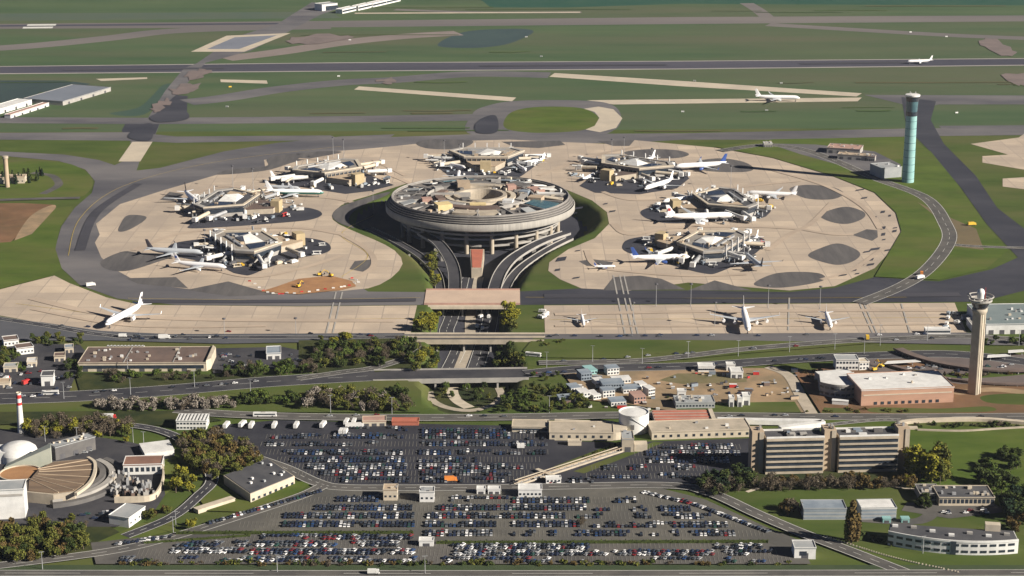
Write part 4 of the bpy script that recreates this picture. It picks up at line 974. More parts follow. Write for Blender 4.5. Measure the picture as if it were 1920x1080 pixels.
# curved open deck behind the tower
def curved_deck(name, label, cpx, r0, r1, a0, a1, hgt, levels):
    c = P(*cpx); t = thing(name, label, 'parking structure', c)
    for k in range(levels):
        z = hgt*(k+1)/levels
        part('deck', MB().lathe([(r1,z-.5),(r1,z+.9),(r1-.4,z+.9),(r1-.4,z),(r0,z),(r0,z-.5),(r1,z-.5)], n=40, sm=False, a0=R(a0), a1=R(a1)), mat('deck_concrete', (.15,.112,.098), (.105,.08,.07), .08, rough=.9), t)
    for k in range(26):
        a = R(a0+(a1-a0)*(k+.5)/26); part('column', MB().box((r1-.9)*math.cos(a), (r1-.9)*math.sin(a), 0, .7, .7, hgt-.5, rot=a), GREYC, t)
curved_deck('parking_deck', 'brown crescent parking deck behind the beige tower', (1850,640), 78, 87, 200, 330, 3.2, 1)
curved_deck('parking_deck', 'outer lower crescent deck in front of the brown parking deck', (1850,640), 110, 116, 215, 325, 2.2, 1)
for px, py, w, lab in ((1690,688,30,'flat white canopy beside the yellow machines'),(1870,677,20,'white tent roof right of the beige tower'),(1905,668,16,'second white tent roof at the right edge'),(1640,738,20,'white canopy strip at the roof edge of the brick hall')):
    p = G(px, py); t = thing('canopy', lab, 'canopy', p, .15)
    b = MB(); b.prism([(-w/2,-3),(w/2,-2),(w/2*.8,3),(-w/2*.7,3)], 3.2, 3.6); part('roof', b, WHITE, t)
    for x in (-w*.3, w*.3): part('post', MB().box(x, 0, 0, .4, .4, 3.2), STEEL, t)
# far left and top
hg = building('hangar', (118,198), (208,171), 62, 5, 'large flat grey hangar on the far left grass', GREYC, mat('far_hangar_roof', (.15,.17,.2), (.18,.2,.235), .02, rough=.6), doors=4)
building('shed', (0,214), (60,196), 22, 6, 'white shed in front of the far left hangar', WHITE, WHITE, doors=3)
building('shed', (20,222), (92,199), 9, 4, 'long low white shed nearest the far left hangar', WHITE, PINKROOF, doors=5)
building('house', (-20,346), (46,345), 16, 6, 'tan house at the foot of the slim left tower', CREAM, TANROOF, rows=1, cols=9)
far_h = building('hangar', (604,21), (633,18), 24, 11, 'white hangar with dark opening at the top edge', WHITE, GROOF)
part('opening', MB().box(4, -.06, .2, 26, .3, 8), GLASS, far_h)
for k, (x, y) in enumerate(((655,22),(685,16),(712,10),(738,4))): building('pier_building', (x-13,y+4), (x+13,y-2), 14, 7, ['nearest', 'second', 'third', 'farthest'][k] + ' white block of the distant pier at the top edge', WHITE, WHITE, ribbons=1, group='blocks of the distant pier')
an = building('tower_annex', (1652,336), (1690,333), 26, 11, 'grey block building at the foot of the turquoise tower', GROOF, GROOF, vents=3)
for k, (a, b_, dp, hh, lab, m) in enumerate((((1550,288),(1612,292),26,6,'brown flat roofed depot in the yard left of the turquoise tower',PINKROOF),((1570,299),(1632,303),14,5,'low depot in front of the brown flat roofed depot',TANROOF),((1625,303),(1640,304),10,5,'small orange brown hut right of the depots',PINKROOF),((1432,277),(1448,277),10,4,'tiny white hut at the yard entrance',WHITE))):
    building('depot', a, b_, dp, hh, lab, GREYC, m, doors=4, vents=8)
# construction cabins
CABS = [(1064,755,30,'W','B'),(1098,752,18,'W','W'),(1120,752,14,'W','W'),(1142,748,22,'W','B'),(1186,740,34,'W','B'),(1150,736,40,'B','B'),(1166,722,34,'W','W'),(1100,716,20,'B','B'),(1112,705,16,'T','T'),(1150,706,22,'W','B'),(1160,762,28,'W','B'),(1200,760,22,'P','P'),(1205,732,16,'W','W'),(1080,742,18,'W','B'),(1130,728,16,'W','W'),(1222,745,12,'W','W')]
LOOK = {'W':('white',WHITE),'B':('blue grey',BLUEROOF),'T':('turquoise',TEAL),'P':('pink',PINKROOF)}
for k, (x, y, w, cw, cr) in enumerate(CABS):
    side = 'left edge' if x < 1090 else 'middle' if x < 1165 else 'right side'
    rowd = 'back' if y < 722 else 'centre' if y < 745 else 'front'
    building('site_cabin', (x-w/2,y), (x+w/2,y-2), 9 + (k % 3)*2, 3.2 + (k % 2)*2.2, f'{LOOK[cw][0]} cabin, {LOOK[cr][0]} roof, {rowd} row, {side} of the construction compound', LOOK[cw][1], LOOK[cr][1], rows=1 + k % 2, cols=max(3, w//5), cat='cabin', parapet=.3, group='cabins of the construction compound')
lp = building('site_office', (1267,768), (1340,767), 15, 4, 'low pale grey site office right of the construction compound', GROOF, GROOF, rows=1, cols=12, vents=14)
building('site_cabin', (1270,748), (1286,748), 5, 5, 'white upright cabin behind the low site office', WHITE, WHITE, doors=1, cat='cabin')
for x, lab in ((1372,'white container stood upright left of its pair'),(1388,'white container stood upright right of its pair')): building('container', (x-5,765), (x+4,765), 6, 6.5, lab, WHITE, WHITE, cat='container', doors=1)
building('container', (1392,762), (1406,762), 7, 7, 'tall white cabin right of the two upright containers', WHITE, WHITE, cat='container', doors=1)
building('site_cabin', (1309,699), (1340,699), 8, 4, 'long white cabin beside the middle road', WHITE, WHITE, rows=1, cols=8, cat='cabin')
building('site_cabin', (1370,711), (1393,711), 11, 4.6, 'white hut with sloping roof on the dry grass', WHITE, WHITE, doors=2, cat='cabin')
building('site_cabin', (1362,697), (1378,697), 6, 4.5, 'white cabin behind the hut with sloping roof', WHITE, WHITE, doors=1, cat='cabin')
# car park kiosks
building('kiosk', (719,941), (745,941), 9, 7, 'beige square kiosk between the two car parks', CREAM, TANROOF, rows=1, cols=3, cat='kiosk', vents=2)
building('kiosk', (787,944), (814,944), 9, 6.5, 'white square kiosk with grey roof right of the beige one', WHITE, GROOF, rows=1, cols=3, cat='kiosk', vents=2)
building('kiosk', (894,929), (910,929), 5, 3, 'small white pay hut left of the long pay hut', WHITE, WHITE, cat='kiosk', doors=1)
building('kiosk', (915,929), (938,929), 5, 3, 'long white pay hut beside the small one', WHITE, WHITE, cat='kiosk', doors=2)
building('kiosk', (972,935), (1016,935), 9, 5, 'white hut with dark openings at the foot of the walkway', WHITE, WHITE, rows=1, cols=6, cat='kiosk')
building('kiosk', (1024,909), (1052,908), 4, 3, 'white open shelter along the car park divider road', WHITE, WHITE, rows=1, cols=4, cat='kiosk')
building('bus_shelter', (786,1027), (813,1027), 5, 3.2, 'white shelter roof at the hedge gap in the lower car park', WHITE, WHITE, doors=1, cat='shelter')
building('shelter', (680,802), (724,801), 10, 3.5, 'pinkish white shed at the head of the dark car park', CREAM, PINKROOF, cat='shed', doors=3)
building('shelter', (735,800), (785,800), 7, 2.6, 'long low shed with red roof at the head of the dark car park', REDROOF, REDROOF, cat='shed')
building('kiosk', (1065,838), (1090,838), 4, 2.8, 'cream pay hut below the long hall', CREAM, CREAM, cat='kiosk')
# dark roofed building with beige front
def dark_hall():
    p, q, r2 = G(470,943), G(553,909), G(420,908)
    d = q-p; e = r2-p; rz = math.atan2(d.y, d.x); W = d.length
    t = thing('dark_roofed_hall', 'flat dark roofed hall with sunlit beige front beside the lower road', 'building', p, rz)
    c, s = math.cos(-rz), math.sin(-rz)
    v = (e.x*c - e.y*s, e.x*s + e.y*c)
    poly = [(0,0),(W,0),(W+v[0],v[1]),(v[0],v[1])]
    part('wall', MB().prism(poly, 0, 6.2), CREAM, t)
    part('roof', MB().prism([(.6+v[0]*.01,.6),(W-.6,.6),(W+v[0]-.6,v[1]-.6),(v[0]+.6,v[1]-.6)], 6.203, 6.5), DKROOF, t)
    for k in range(8): part('window', MB().box(W*(k+.5)/8, -.05, .8, 2.2, .25, 1.7), GLASS, t)
    for k in range(8):
        a, b2 = rnd.uniform(.1,.9), rnd.uniform(.15,.9)
        part('roof_vent', MB().box(a*W+b2*v[0], b2*v[1], 6.5, 1.6, 1.6, 1.3), rnd.choice([WHITE, GROOF]), t)
dark_hall()
building('low_wall_building', (372,964), (441,942), 5, 2.2, 'low beige strip building on the grass below the dark roofed hall', CREAM, CREAM, parapet=.3)
# ------------------------------------------------------------------ power plant, left edge
def plant():
    c = G(66,945); 
    t = thing('arena_hall', 'brown fan shaped hall roof with pale curved rim at the power plant', 'building', c)
    z = 7.0
    q = [P(x,y,z)-c for x, y in [(52,905),(72,882),(100,868),(165,862),(176,872),(174,890),(163,908),(140,925),(100,930),(50,925)]]
    poly = [(v.x, v.y) for v in q]
    part('wall', MB().prism(poly, 0, z), BEIGE, t)
    m_ = [(x*.96+sum(p[0] for p in poly)/len(poly)*.04, y*.94+sum(p[1] for p in poly)/len(poly)*.06) for x, y in poly]
    part('roof', MB().prism(m_, z+.003, z+.5), mat('fan_roof', (.20,.138,.088), (.125,.088,.06), .12, rough=.9, stretch=(.2,1.6,1)), t)
    ap = P(30,890,z)-c
    for k in range(7):
        e = P(*[(165,866),(173,874),(174,884),(168,898),(156,912),(138,922),(110,927)][k], z)-c
        part('roof_rib', MB().tube([(ap.x+(e.x-ap.x)*.3, ap.y+(e.y-ap.y)*.3, z+.5), (e.x, e.y, z+.5)], .42, 5), TANROOF, t)
    rim = [P(x,y,z+1)-c for x, y in smooth([(165,860),(178,870),(177,890),(166,910),(142,928)], closed=False)]
    rim = [Vector((v.x, v.y, z+1.6)) for v in rim]; L, Rr = offset(rim, 2.0)
    part('rim', MB().ribbon(Rr, L, thick=2.0), CREAM, t)
    # circular forecourt
    c2 = G(40,905); t2 = thing('round_court', 'tan round courtyard building left of the brown fan roof', 'building', c2)
    part('wall', MB().lathe([(14,0),(14,6.4),(13.2,6.4),(13.2,5.6)], n=40, sm=False), CREAM, t2)
    part('floor', MB().lathe([(13.2,5.6),(.1,5.6)], n=40), ORANGE_DIRT, t2)
    # white dome hall
    c3 = G(35,862); t3 = thing('dome_hall', 'white domed hall beneath the red banded chimney', 'building', c3)
    part('wall', MB().lathe([(13,0),(13,5)], n=32), WHITE, t3)
    part('dome', MB().lathe([(13,5),(12.2,7.4),(9.6,9.6),(5.5,11),(.1,11.5)], n=32), WHITE, t3)
    part('side_block', MB().box(-14, -2, 0, 16, 16, 8), WHITE, t3)
    # triangular pale green wall
    a = [P(8,882,0), P(98,884,0), P(98,884,0)+Vector((-2,9,0)), P(8,882,0)+Vector((0,7,0))]
    cc = sum(a, Vector())/4; t4 = thing('sloped_hall', 'pale green wedge wall in front of the white dome', 'building', cc)
    aa = [v-cc for v in a]
    b = MB(); vs = [tuple(v) for v in aa] + [(aa[0].x,aa[0].y,2),(aa[1].x,aa[1].y,17),(aa[2].x,aa[2].y,17),(aa[3].x,aa[3].y,2)]
    b.add(vs, [(3,2,1,0),(4,5,6,7),(0,1,5,4),(1,2,6,5),(2,3,7,6),(3,0,4,7)])
    part('wall', b, mat('pale_green_panel', (.56,.58,.48), (.5,.53,.44), .2, rough=.8), t4)
    # white block at the left edge
    w1 = building('white_block', (-30,978), (48,974), 16, 19, 'tall plain white block at the left edge with dark band near the top', WHITE, GROOF)
    part('band', MB().box(0, -.06, 15, 24, .3, 1.6), GREYC, w1)
    r1 = building('red_roofed_hall', (232,893), (304,891), 16, 6.5, 'red brown roofed hall with white arched bays at the power plant', WHITE, mat('red_brown_roof', (.22,.115,.08), (.17,.09,.065), .1, rough=.9), rows=1, cols=7, win=(2.2,3.0))
    building('flat_hall', (272,862), (327,855), 20, 4, 'flat white roofed hall behind the red brown roofed hall', WHITE, WHITE, parapet=.3)
    building('white_shed', (242,990), (273,968), 14, 6, 'grey roofed white shed at the curve of the plant road', WHITE, GROOF, rows=1, cols=4)
    building('plant_house', (105,866), (180,845), 9, 9, 'dark plant house with white ducts behind the brown fan roof', DARKC, GROOF, vents=10, doors=3)
    # curved concrete tiers
    c5 = P(95,905); t5 = thing('tiered_ring', 'curved concrete tiers between fan roof and courtyard yard', 'building', c5)
    for k, (r0, r1_, hh) in enumerate(((32,36,5.5),(38,42,4.5),(44,48,3.6))):
        part('tier', MB().lathe([(r1_,0),(r1_,hh),(r0,hh),(r0,0)], n=24, sm=False, a0=R(-75), a1=R(52)), GREYC if k % 2 else DARKC, t5)
    yc = G(255,950); t6 = thing('yard_wall', 'curved pale retaining wall round the plant yard', 'wall', yc)
    pts = [G(x,y)-yc for x, y in smooth([(305,880),(307,900),(300,925),(280,942),(215,945)], closed=False)]
    L, Rr = offset([Vector((v.x,v.y,4)) for v in pts], 1.2); part('wall', MB().ribbon(Rr, L, thick=4), CREAM, t6)
    for k in range(34):
        x, y = rnd.uniform(205,298), rnd.uniform(897,938)
        p = G(x, y); tt = thing('transformer_unit', 'grey and tan equipment box in the crowded plant yard', 'equipment', p, rnd.uniform(-.2,.9), 'equipment boxes in the plant yard')
        part('body', MB().box(0,0,0,rnd.uniform(1.5,4.5),rnd.uniform(1.5,4),rnd.uniform(1.5,4.5)), rnd.choice([GREYC,BEIGE,DARKC,STEEL,TANROOF,BROOF]), tt)
        part('top', MB().box(0,0,4.6 if False else 1.2,1.2,1.2,4.0), rnd.choice([STEEL, GREYC]), tt)
plant()

for k in range(70):
    x, y = rnd.uniform(1055,1500), rnd.uniform(695,772)
    if x > 1240 and y > 752: continue
    p = G(x, y); big = rnd.random() < .25
    colr, nm = rnd.choice([(WHITE,'white'),(BLUEROOF,'blue grey'),(DKSTEEL,'dark'),(TANROOF,'tan'),(RED,'red'),(STEEL,'grey'),(BROOF,'brown')])
    zn = 'among the cabins' if x < 1240 else 'on the open sandy lot'
    t = thing('supply_crate', f'{nm} site crate {zn} of the construction compound', 'crate', p, rnd.uniform(-.2,.4), f'{nm} site crates {zn}')
    w, d, hh = (rnd.uniform(4,7), 2.4, 2.4) if big else (rnd.uniform(1.2,3), rnd.uniform(1,2), rnd.uniform(.8,1.8))
    part('body', MB().box(0,0,.15,w,d,hh), colr, t); part('lid', MB().box(0,0,.153+hh,w*1.04,d*1.06,.14), rnd.choice([STEEL, DKSTEEL, WHITE]), t); part('skid', MB().box(0,0,0,w*.9,d*.9,.148), DKSTEEL, t)

def ribwall(name, pts, w, hh, label, cat, m):
    c = G(*pts[len(pts)//2]); t = thing(name, label, cat, c)
    L3 = [P(x, y)-c for x, y in smooth(pts, closed=False)]; L3 = [Vector((v.x, v.y, hh)) for v in L3]; L, Rr = offset(L3, w)
    part('wall', MB().ribbon(Rr, L, thick=hh), m, t); return t
ribwall('retaining_wall', [(1920,795),(1840,789),(1760,790),(1706,793),(1683,799),(1690,805),(1720,806)], 4, 2.2, 'pale curved wall round the sunken garden behind the office lawn', 'wall', CREAM)
ribwall('low_wall', [(1720,809),(1800,811),(1870,807),(1940,803)], 1.6, 1, 'thin pale wall along the front of the sunken garden', 'wall', BEIGE)
ribwall('retaining_wall', [(1040,794),(1110,797),(1150,798)], 3, 3, 'pale wall behind the left half of the long hall', 'wall', CREAM)
ribwall('retaining_wall', [(1345,795),(1440,797),(1540,799),(1500,806),(1462,811)], 5, 3.4, 'curved white ramp wall behind the office block', 'wall', WHITE)
gr = thing('guard_rail', 'white slatted guard rail along the slip road at the bottom right', 'guard rail', G(1680,1050))
pts = [P(x, y)-gr.location for x, y in smooth([(1545,1008),(1600,1026),(1680,1050),(1760,1068),(1800,1077)], closed=False)]
b = MB(); acc = 0
for i in range(len(pts)-1):
    d = pts[i+1]-pts[i]; n = max(1, int(d.length/1.5))
    for k in range(n):
        q = pts[i]+d*(k/n); b.box(q.x, q.y, 0, .8, .4, .95, rot=math.atan2(d.y, d.x)+.5)
part('slat', b, CREAM, gr)
part('rail', MB().tube([v+Vector((0,.2,.9)) for v in pts], .16, 5), STEEL, gr)
for k, (x, y, w, lab, m) in enumerate(((20,700,26,'low grey shed at the left edge yard',GROOF),(60,690,18,'small white roofed shed in the left edge yard',WHITE),(112,680,20,'brown shed near the warehouse gable',BROOF),(8,730,22,'tan shed beside the left motorway edge',TANROOF),(130,664,16,'little blue grey hut above the warehouse gable',BLUEROOF))):
    building('shed', (x-w/2,y), (x+w/2,y-1), 9, 4, lab, CREAM, m, doors=2)
# ------------------------------------------------------------------ trees
TREEM = {
 'olive': mat('olive_leaves', (.042,.056,.013), (.145,.145,.032), rough=.9, island=True, spec=.1),
 'yellow': mat('spring_leaves', (.11,.12,.014), (.26,.235,.03), rough=.9, island=True, spec=.1),
 'dark': mat('dark_leaves', (.018,.034,.012), (.072,.090,.024), rough=.9, island=True, spec=.1),
 'green': mat('green_leaves', (.032,.064,.016), (.108,.135,.028), rough=.9, island=True, spec=.1),
 'bare': mat('bare_twigs', (.050,.042,.030), (.145,.118,.085), rough=.95, island=True, spec=.1),
 'rust': mat('rusty_buds', (.055,.042,.018), (.15,.105,.038), rough=.95, island=True, spec=.1),
 'blossom': mat('blossom', (.10,.092,.07), (.32,.28,.245), rough=.9, island=True, spec=.1),
 'conifer': mat('conifer_needles', (.010,.022,.014), (.03,.048,.022), rough=.9, island=True, spec=.1),
}
KINDS = {'olive':'olive budding tree','yellow':'bright yellow green tree','dark':'dark green tree','green':'green leafy tree','bare':'bare brown tree','rust':'rust brown budding tree','blossom':'pale pink blossoming tree','conifer':'dark conifer'}
def crown_mesh(kind, seed, shape):
    r = random.Random(seed); b = MB()
    if shape == 'poplar': lobes = [(0,0,2.5+i*1.35,1.7-abs(i-4)*.13,1.2) for i in range(10)]; H = 16
    elif shape == 'conifer': lobes = [(0,0,1.5+i*1.0,2.3-i*.24,.8) for i in range(9)]; H = 10
    elif shape == 'shrub': lobes = [(r.uniform(-1.6,1.6), r.uniform(-1.6,1.6), r.uniform(.7,1.7), r.uniform(.9,1.5), 1) for _ in range(6)]; H = 3
    elif shape == 'tall':
        lobes = [(r.uniform(-2.2,2.2), r.uniform(-2.2,2.2), r.uniform(4,12), r.uniform(1.5,2.5), 1.2) for _ in range(11)]; H = 14
    else: lobes = [(r.uniform(-3,3), r.uniform(-3,3), r.uniform(3.6,8.4), r.uniform(1.5,2.6), 1) for _ in range(11)]; H = 10
    tot = {'shrub':220,'poplar':700,'conifer':420}.get(shape, 820)
    if kind in ('bare',): tot = int(tot*.75)
    for k in range(tot):
        x, y, z, rr, zs = r.choice(lobes)
        d = Vector((r.gauss(0,1), r.gauss(0,1), r.gauss(0,1)+.25)).normalized()
        q = rr*(r.random()**.45)
        c = Vector((x+d.x*q, y+d.y*q, max(.4, z+d.z*q*zs)))
        nrm = (d + Vector((r.gauss(0,.6), r.gauss(0,.6), r.gauss(0,.6)))).normalized()
        u = nrm.orthogonal().normalized(); v = nrm.cross(u); a = r.uniform(0, PI)
        u, v = u*math.cos(a)+v*math.sin(a), v*math.cos(a)-u*math.sin(a)
        s = r.uniform(.26,.72) * (.8 if shape == 'shrub' else 1); w = s*(r.uniform(.25,.5) if kind == 'bare' else r.uniform(.6,1))
        b.add([c-u*s-v*w*.6, c+u*s*.4-v*w, c+u*s, c+u*s*.2+v*w, c-u*s*.7+v*w*.7], [(0,1,2,3,4)])
    t = MB(); th = {'poplar':13,'conifer':8,'shrub':1.4,'tall':9}.get(shape, 6.5)
    t.tube([(0,0,-.4),(.05,.05,th*.5),(0,.1,th)], .34 if shape != 'shrub' else .12, 6, r2=.08)
    for k in range(7 if shape not in ('poplar','conifer') else 3):
        x, y, z, rr, zs = lobes[k % len(lobes)]
        t.tube([(0,0,th*.45+k*.1), (x*.55,y*.55,(th*.45+z)*.55), (x,y,z)], .15 if shape != 'shrub' else .06, 5, r2=.03)
    return b, t
PROTO = {}
def proto(kind, shape, v):
    key = (kind, shape, v)
    if key not in PROTO:
        b, t = crown_mesh(kind, len(PROTO)*13+5, shape)
        PROTO[key] = [b, t, None, None]
    return PROTO[key]
SPEC = []
def tree(px, py, kind, where, group, shape='round', sc=1.0, name=None, label=None, at=None):
    p = at or hit(px, py)
    nm = name or ('shrub' if shape == 'shrub' else 'poplar_tree' if shape == 'poplar' else 'conifer_tree' if shape == 'conifer' else 'tree')
    kd = KINDS[kind].replace('tree', 'shrub') if shape == 'shrub' else KINDS[kind]
    s = .8*sc*rnd.uniform(.72,1.22)
    SPEC.append((p, kind, shape, rnd.randrange(3), nm, label or f'{kd} {where}', group, rnd.uniform(0,6.28), (s*rnd.uniform(.9,1.12), s*rnd.uniform(.9,1.12), s)))
def plant_all():
    big = sorted([q for q in SPEC if q[4] == 'tree'], key=lambda q: q[0].length/q[8][2])
    few = set(id(q) for q in big[300:])
    wood = MB(); ms = [BARK] + list(TREEM.values()); idx = {k: i+1 for i, k in enumerate(TREEM)}
    for q in SPEC:
        p, kind, shape, v, nm, lab, group, rot, sc = q
        pr = proto(kind, shape, v)
        if id(q) in few:
            M = Matrix.Translation(p) @ Matrix.Rotation(rot, 4, 'Z') @ Matrix.Diagonal((*sc, 1))
            for b, mi in ((pr[0], idx[kind]), (pr[1], 0)): wood.add([M @ Vector(c) for c in b.v], b.f, mi)
            continue
        if pr[2] is None: pr[2], pr[3] = pr[0].mesh('crown', TREEM[kind]), pr[1].mesh('trunk', BARK)
        e = thing(nm, lab, 'shrub' if shape == 'shrub' else 'tree', p, rot, group); e.scale = sc
        link('crown', pr[2], e); link('trunk', pr[3], e)
    o = link('woodland', wood.mesh('woodland', ms)); o['kind'] = 'stuff'; o['label'] = 'more distant trees of the woods beside the roads'
def cluster(poly, n, kinds, where, group, shape='round', sc=1.0, gap=2.4):
    xs = [q[0] for q in poly]; ys = [q[1] for q in poly]; got = []; tries = 0
    while len(got) < n and tries < n*40:
        tries += 1
        x, y = rnd.uniform(min(xs), max(xs)), rnd.uniform(min(ys), max(ys))
        if not inside(x, y, poly): continue
        p = hit(x, y)
        if any((p-q).length < gap for q in got): continue
        got.append(p); tree(x, y, rnd.choice(kinds), where, group, shape, sc, at=p)
BLS = 'blossom strip south of the left motorway'
cluster([(180,762),(445,755),(445,768),(180,775)], 46, ['blossom','blossom','blossom','bare'], 'in the strip below the left motorway', BLS, sc=.95)
cluster([(445,750),(560,745),(560,760),(445,764)], 24, ['green','dark'], 'between the two blossom strips', 'green trees between blossom strips')
cluster([(560,748),(665,742),(780,765),(770,775),(570,770)], 55, ['blossom','bare','olive','olive'], 'in the wood left of the loop road', 'wood left of the loop road', sc=1.15)
cluster([(690,728),(760,735),(770,750),(690,750)], 8, ['green','dark'], 'under the motorway overpass embankment', 'trees by the overpass')
cluster([(600,655),(790,645),(785,685),(700,690),(610,695),(570,690)], 80, ['dark','dark','bare','olive','green'], 'in the dark wood below the left front apron', 'dark wood below the left apron')
cluster([(410,690),(600,690),(600,704),(420,712)], 34, ['dark','bare','green'], 'behind the left motorway near the blue grey shed', 'motorway wood near the shed')
cluster([(200,704),(400,702),(400,712),(200,722)], 26, ['dark','green','bare'], 'in front of the brown roofed warehouse', 'trees along the warehouse front', sc=.75)
cluster([(600,640),(660,636),(660,648),(600,650)], 6, ['yellow','olive'], 'at the edge of the left front apron', 'apron edge trees', sc=.9)
cluster([(790,600),(812,592),(822,602),(818,628),(785,630)], 12, ['yellow','yellow','olive'], 'on the bank left of the sunken road', 'yellow green bank left of the sunken road', sc=1.35)
cluster([(944,592),(968,590),(974,604),(962,626),(944,620)], 8, ['yellow','olive'], 'on the bank right of the sunken road', 'yellow green bank right of the sunken road', sc=1.35)
cluster([(796,492),(812,488),(826,540),(808,545)], 13, ['yellow','olive'], 'in the row down the left side of the terminal bowl', 'row left of the viaduct', 'tall', 1.25)
cluster([(788,660),(832,655),(815,698),(778,700)], 22, ['olive','yellow','dark'], 'on the slope between the two road bridges, left side', 'slope trees between bridges, left')
cluster([(928,655),(965,655),(990,695),(925,700)], 22, ['dark','dark','olive'], 'on the slope between the two road bridges, right side', 'slope trees between bridges, right')
cluster([(810,735),(845,725),(852,755),(818,755)], 6, ['olive','dark','green'], 'inside the left half of the loop road', 'loop trees, left half', sc=.7)
cluster([(866,725),(915,722),(928,745),(890,762),(870,752)], 9, ['green','olive','dark'], 'inside the right half of the loop road', 'loop trees, right half', sc=.7)
cluster([(960,730),(1060,735),(1110,765),(1060,775),(930,775)], 55, ['dark','olive','green'], 'between the loop road and the construction compound', 'shrubby wood right of the loop road', sc=.75)
cluster([(985,705),(1050,702),(1055,745),(1000,740)], 12, ['green','olive','dark'], 'on the bank left of the construction compound', 'bank trees left of the compound', sc=.65)
cluster([(45,800),(160,790),(245,800),(250,822),(60,825)], 62, ['olive','yellow','bare','bare'], 'in the wood behind the power plant', 'wood behind the power plant', sc=1.1)
tree(238,832,'yellow','standing alone at the right end of the plant wood','lone trees',sc=.9)
cluster([(330,830),(400,822),(480,852),(486,880),(440,900),(385,905),(350,870)], 85, ['rust','bare','olive','olive'], 'in the brown wood left of the dark car park', 'brown wood left of the dark car park', sc=1.15)
cluster([(325,905),(355,890),(362,925),(330,945)], 9, ['yellow','yellow','olive'], 'along the curved plant road', 'trees along the curved plant road', sc=1.05)
cluster([(270,975),(310,955),(318,970),(275,990)], 5, ['rust','olive'], 'beside the grey roofed white shed', 'trees by the white shed', sc=.75)
cluster([(350,985),(380,975),(385,985),(355,995)], 3, ['yellow'], 'at the road fork below the plant', 'trees at the road fork', sc=.7)
cluster([(-20,1000),(60,990),(160,1005),(165,1040),(60,1055),(-20,1058)], 85, ['olive','dark','olive','rust'], 'in the wood at the bottom left', 'bottom left wood', sc=1.0)
cluster([(60,975),(150,978),(170,1000),(60,995)], 10, ['olive','bare'], 'at the yard edge below the tall white block', 'trees below the white block', sc=.8)
cluster([(1712,880),(1740,865),(1775,885),(1778,910),(1730,915),(1700,905)], 22, ['yellow','olive','yellow'], 'in the large clump right of the office block', 'clump right of the office block', 'tall', 1.55)
cluster([(1692,915),(1710,905),(1722,915),(1700,925)], 4, ['yellow','rust'], 'in front of the right stair tower', 'trees at the right stair tower', sc=1.0)
cluster([(1432,912),(1700,906),(1700,918),(1432,924)], 46, ['bare','bare','bare','rust'], 'in the row in front of the office block', 'bare row in front of the office block', sc=1.0)
cluster([(1320,905),(1410,892),(1425,915),(1340,935),(1310,925)], 40, ['dark','dark','bare','conifer'], 'in the dark clump at the left end of the office block', 'dark clump left of the office block', sc=1.1)
cluster([(1868,860),(1910,850),(1915,868),(1880,875)], 6, ['green','dark'], 'on the open lawn at the right', 'lawn trees at the right', sc=1.1)
cluster([(1830,905),(1900,895),(1905,925),(1840,930)], 12, ['dark','green'], 'behind the dark roofed school', 'trees behind the school', sc=1.2)
cluster([(1870,945),(1960,920),(1960,985),(1885,975)], 46, ['dark','conifer','dark'], 'in the black wood at the right edge', 'dark wood at the right edge', sc=1.3)
cluster([(1715,945),(1735,940),(1740,962),(1718,965)], 5, ['dark'], 'at the left corner of the school', 'trees at the school corner', sc=.9)
tree(1596,1022,'rust','','poplar','poplar',2.0,label='tall yellow brown poplar between the two grey sheds')
tree(1588,1020,'olive','','poplar','poplar',1.6,label='slimmer olive poplar left of the tallest one')
tree(1607,1018,'rust','','poplar','poplar',1.75,label='olive poplar right of the tallest one')
cluster([(1465,960),(1505,952),(1505,968),(1470,972)], 6, ['rust','bare'], 'left of the grey striped shed', 'trees left of the striped shed', sc=1.0)
cluster([(1890,985),(1920,975),(1925,1000),(1895,1000)], 4, ['rust'], 'right of the curved white office', 'rusty trees by the curved office', sc=.9)
cluster([(1080,985),(1100,980),(1100,990),(1085,995)], 2, ['bare'], 'standing among cars of the front car park', 'bare trees among the cars', sc=.9)
cluster([(40,332),(82,330),(82,342),(0,350),(0,340)], 18, ['conifer','dark'], 'beside the slim tan tower at the far left', 'conifers by the far left tower', 'conifer', 1.5)
cluster([(0,650),(20,655),(20,690),(0,700)], 6, ['dark','olive'], 'at the left edge beside the service road', 'left edge trees', sc=.9)
cluster([(120,690),(150,685),(150,715),(120,720)], 8, ['dark'], 'at the left gable of the warehouse', 'trees at the warehouse gable', sc=.9)
cluster([(1250,745),(1290,738),(1290,752),(1250,755)], 4, ['dark'], 'behind the low site office', 'shrubs by the site office', 'shrub', 1.2)
cluster([(1840,640),(1990,636),(1990,648),(1840,650)], 16, ['dark','green'], 'in front of the broad hangar', 'trees in front of the hangar', sc=.7)
cluster([(200,1056),(1500,1056),(1500,1062),(200,1063)], 90, ['bare','rust','dark','olive'], 'in the hedge along the bottom road', 'hedge along the bottom road', 'shrub', 1.25, 2.5)
cluster([(1100,858),(1165,832),(1172,834),(1085,872)], 18, ['green','olive'], 'in the strip beside the covered walkway', 'planting beside the walkway', 'shrub', 1.1, 2.0)
cluster([(1560,1000),(1640,1005),(1700,1040),(1600,1010)], 8, ['dark','green'], 'on the lawn in front of the curved office', 'lawn shrubs', 'shrub', 1.3)
cluster([(60,640),(150,632),(160,650),(70,665)], 12, ['dark','olive'], 'beside the left end of the service yard', 'trees left of the service yard', sc=.8)
cluster([(0,655),(40,670),(50,700),(0,690)], 10, ['dark','green'], 'among the sheds at the left edge', 'trees among the left edge sheds', sc=.8)
cluster([(1820,870),(1900,862),(1920,884),(1830,890)], 9, ['dark','green'], 'on the lawn above the dark roofed school', 'lawn trees above the school', sc=1.0)
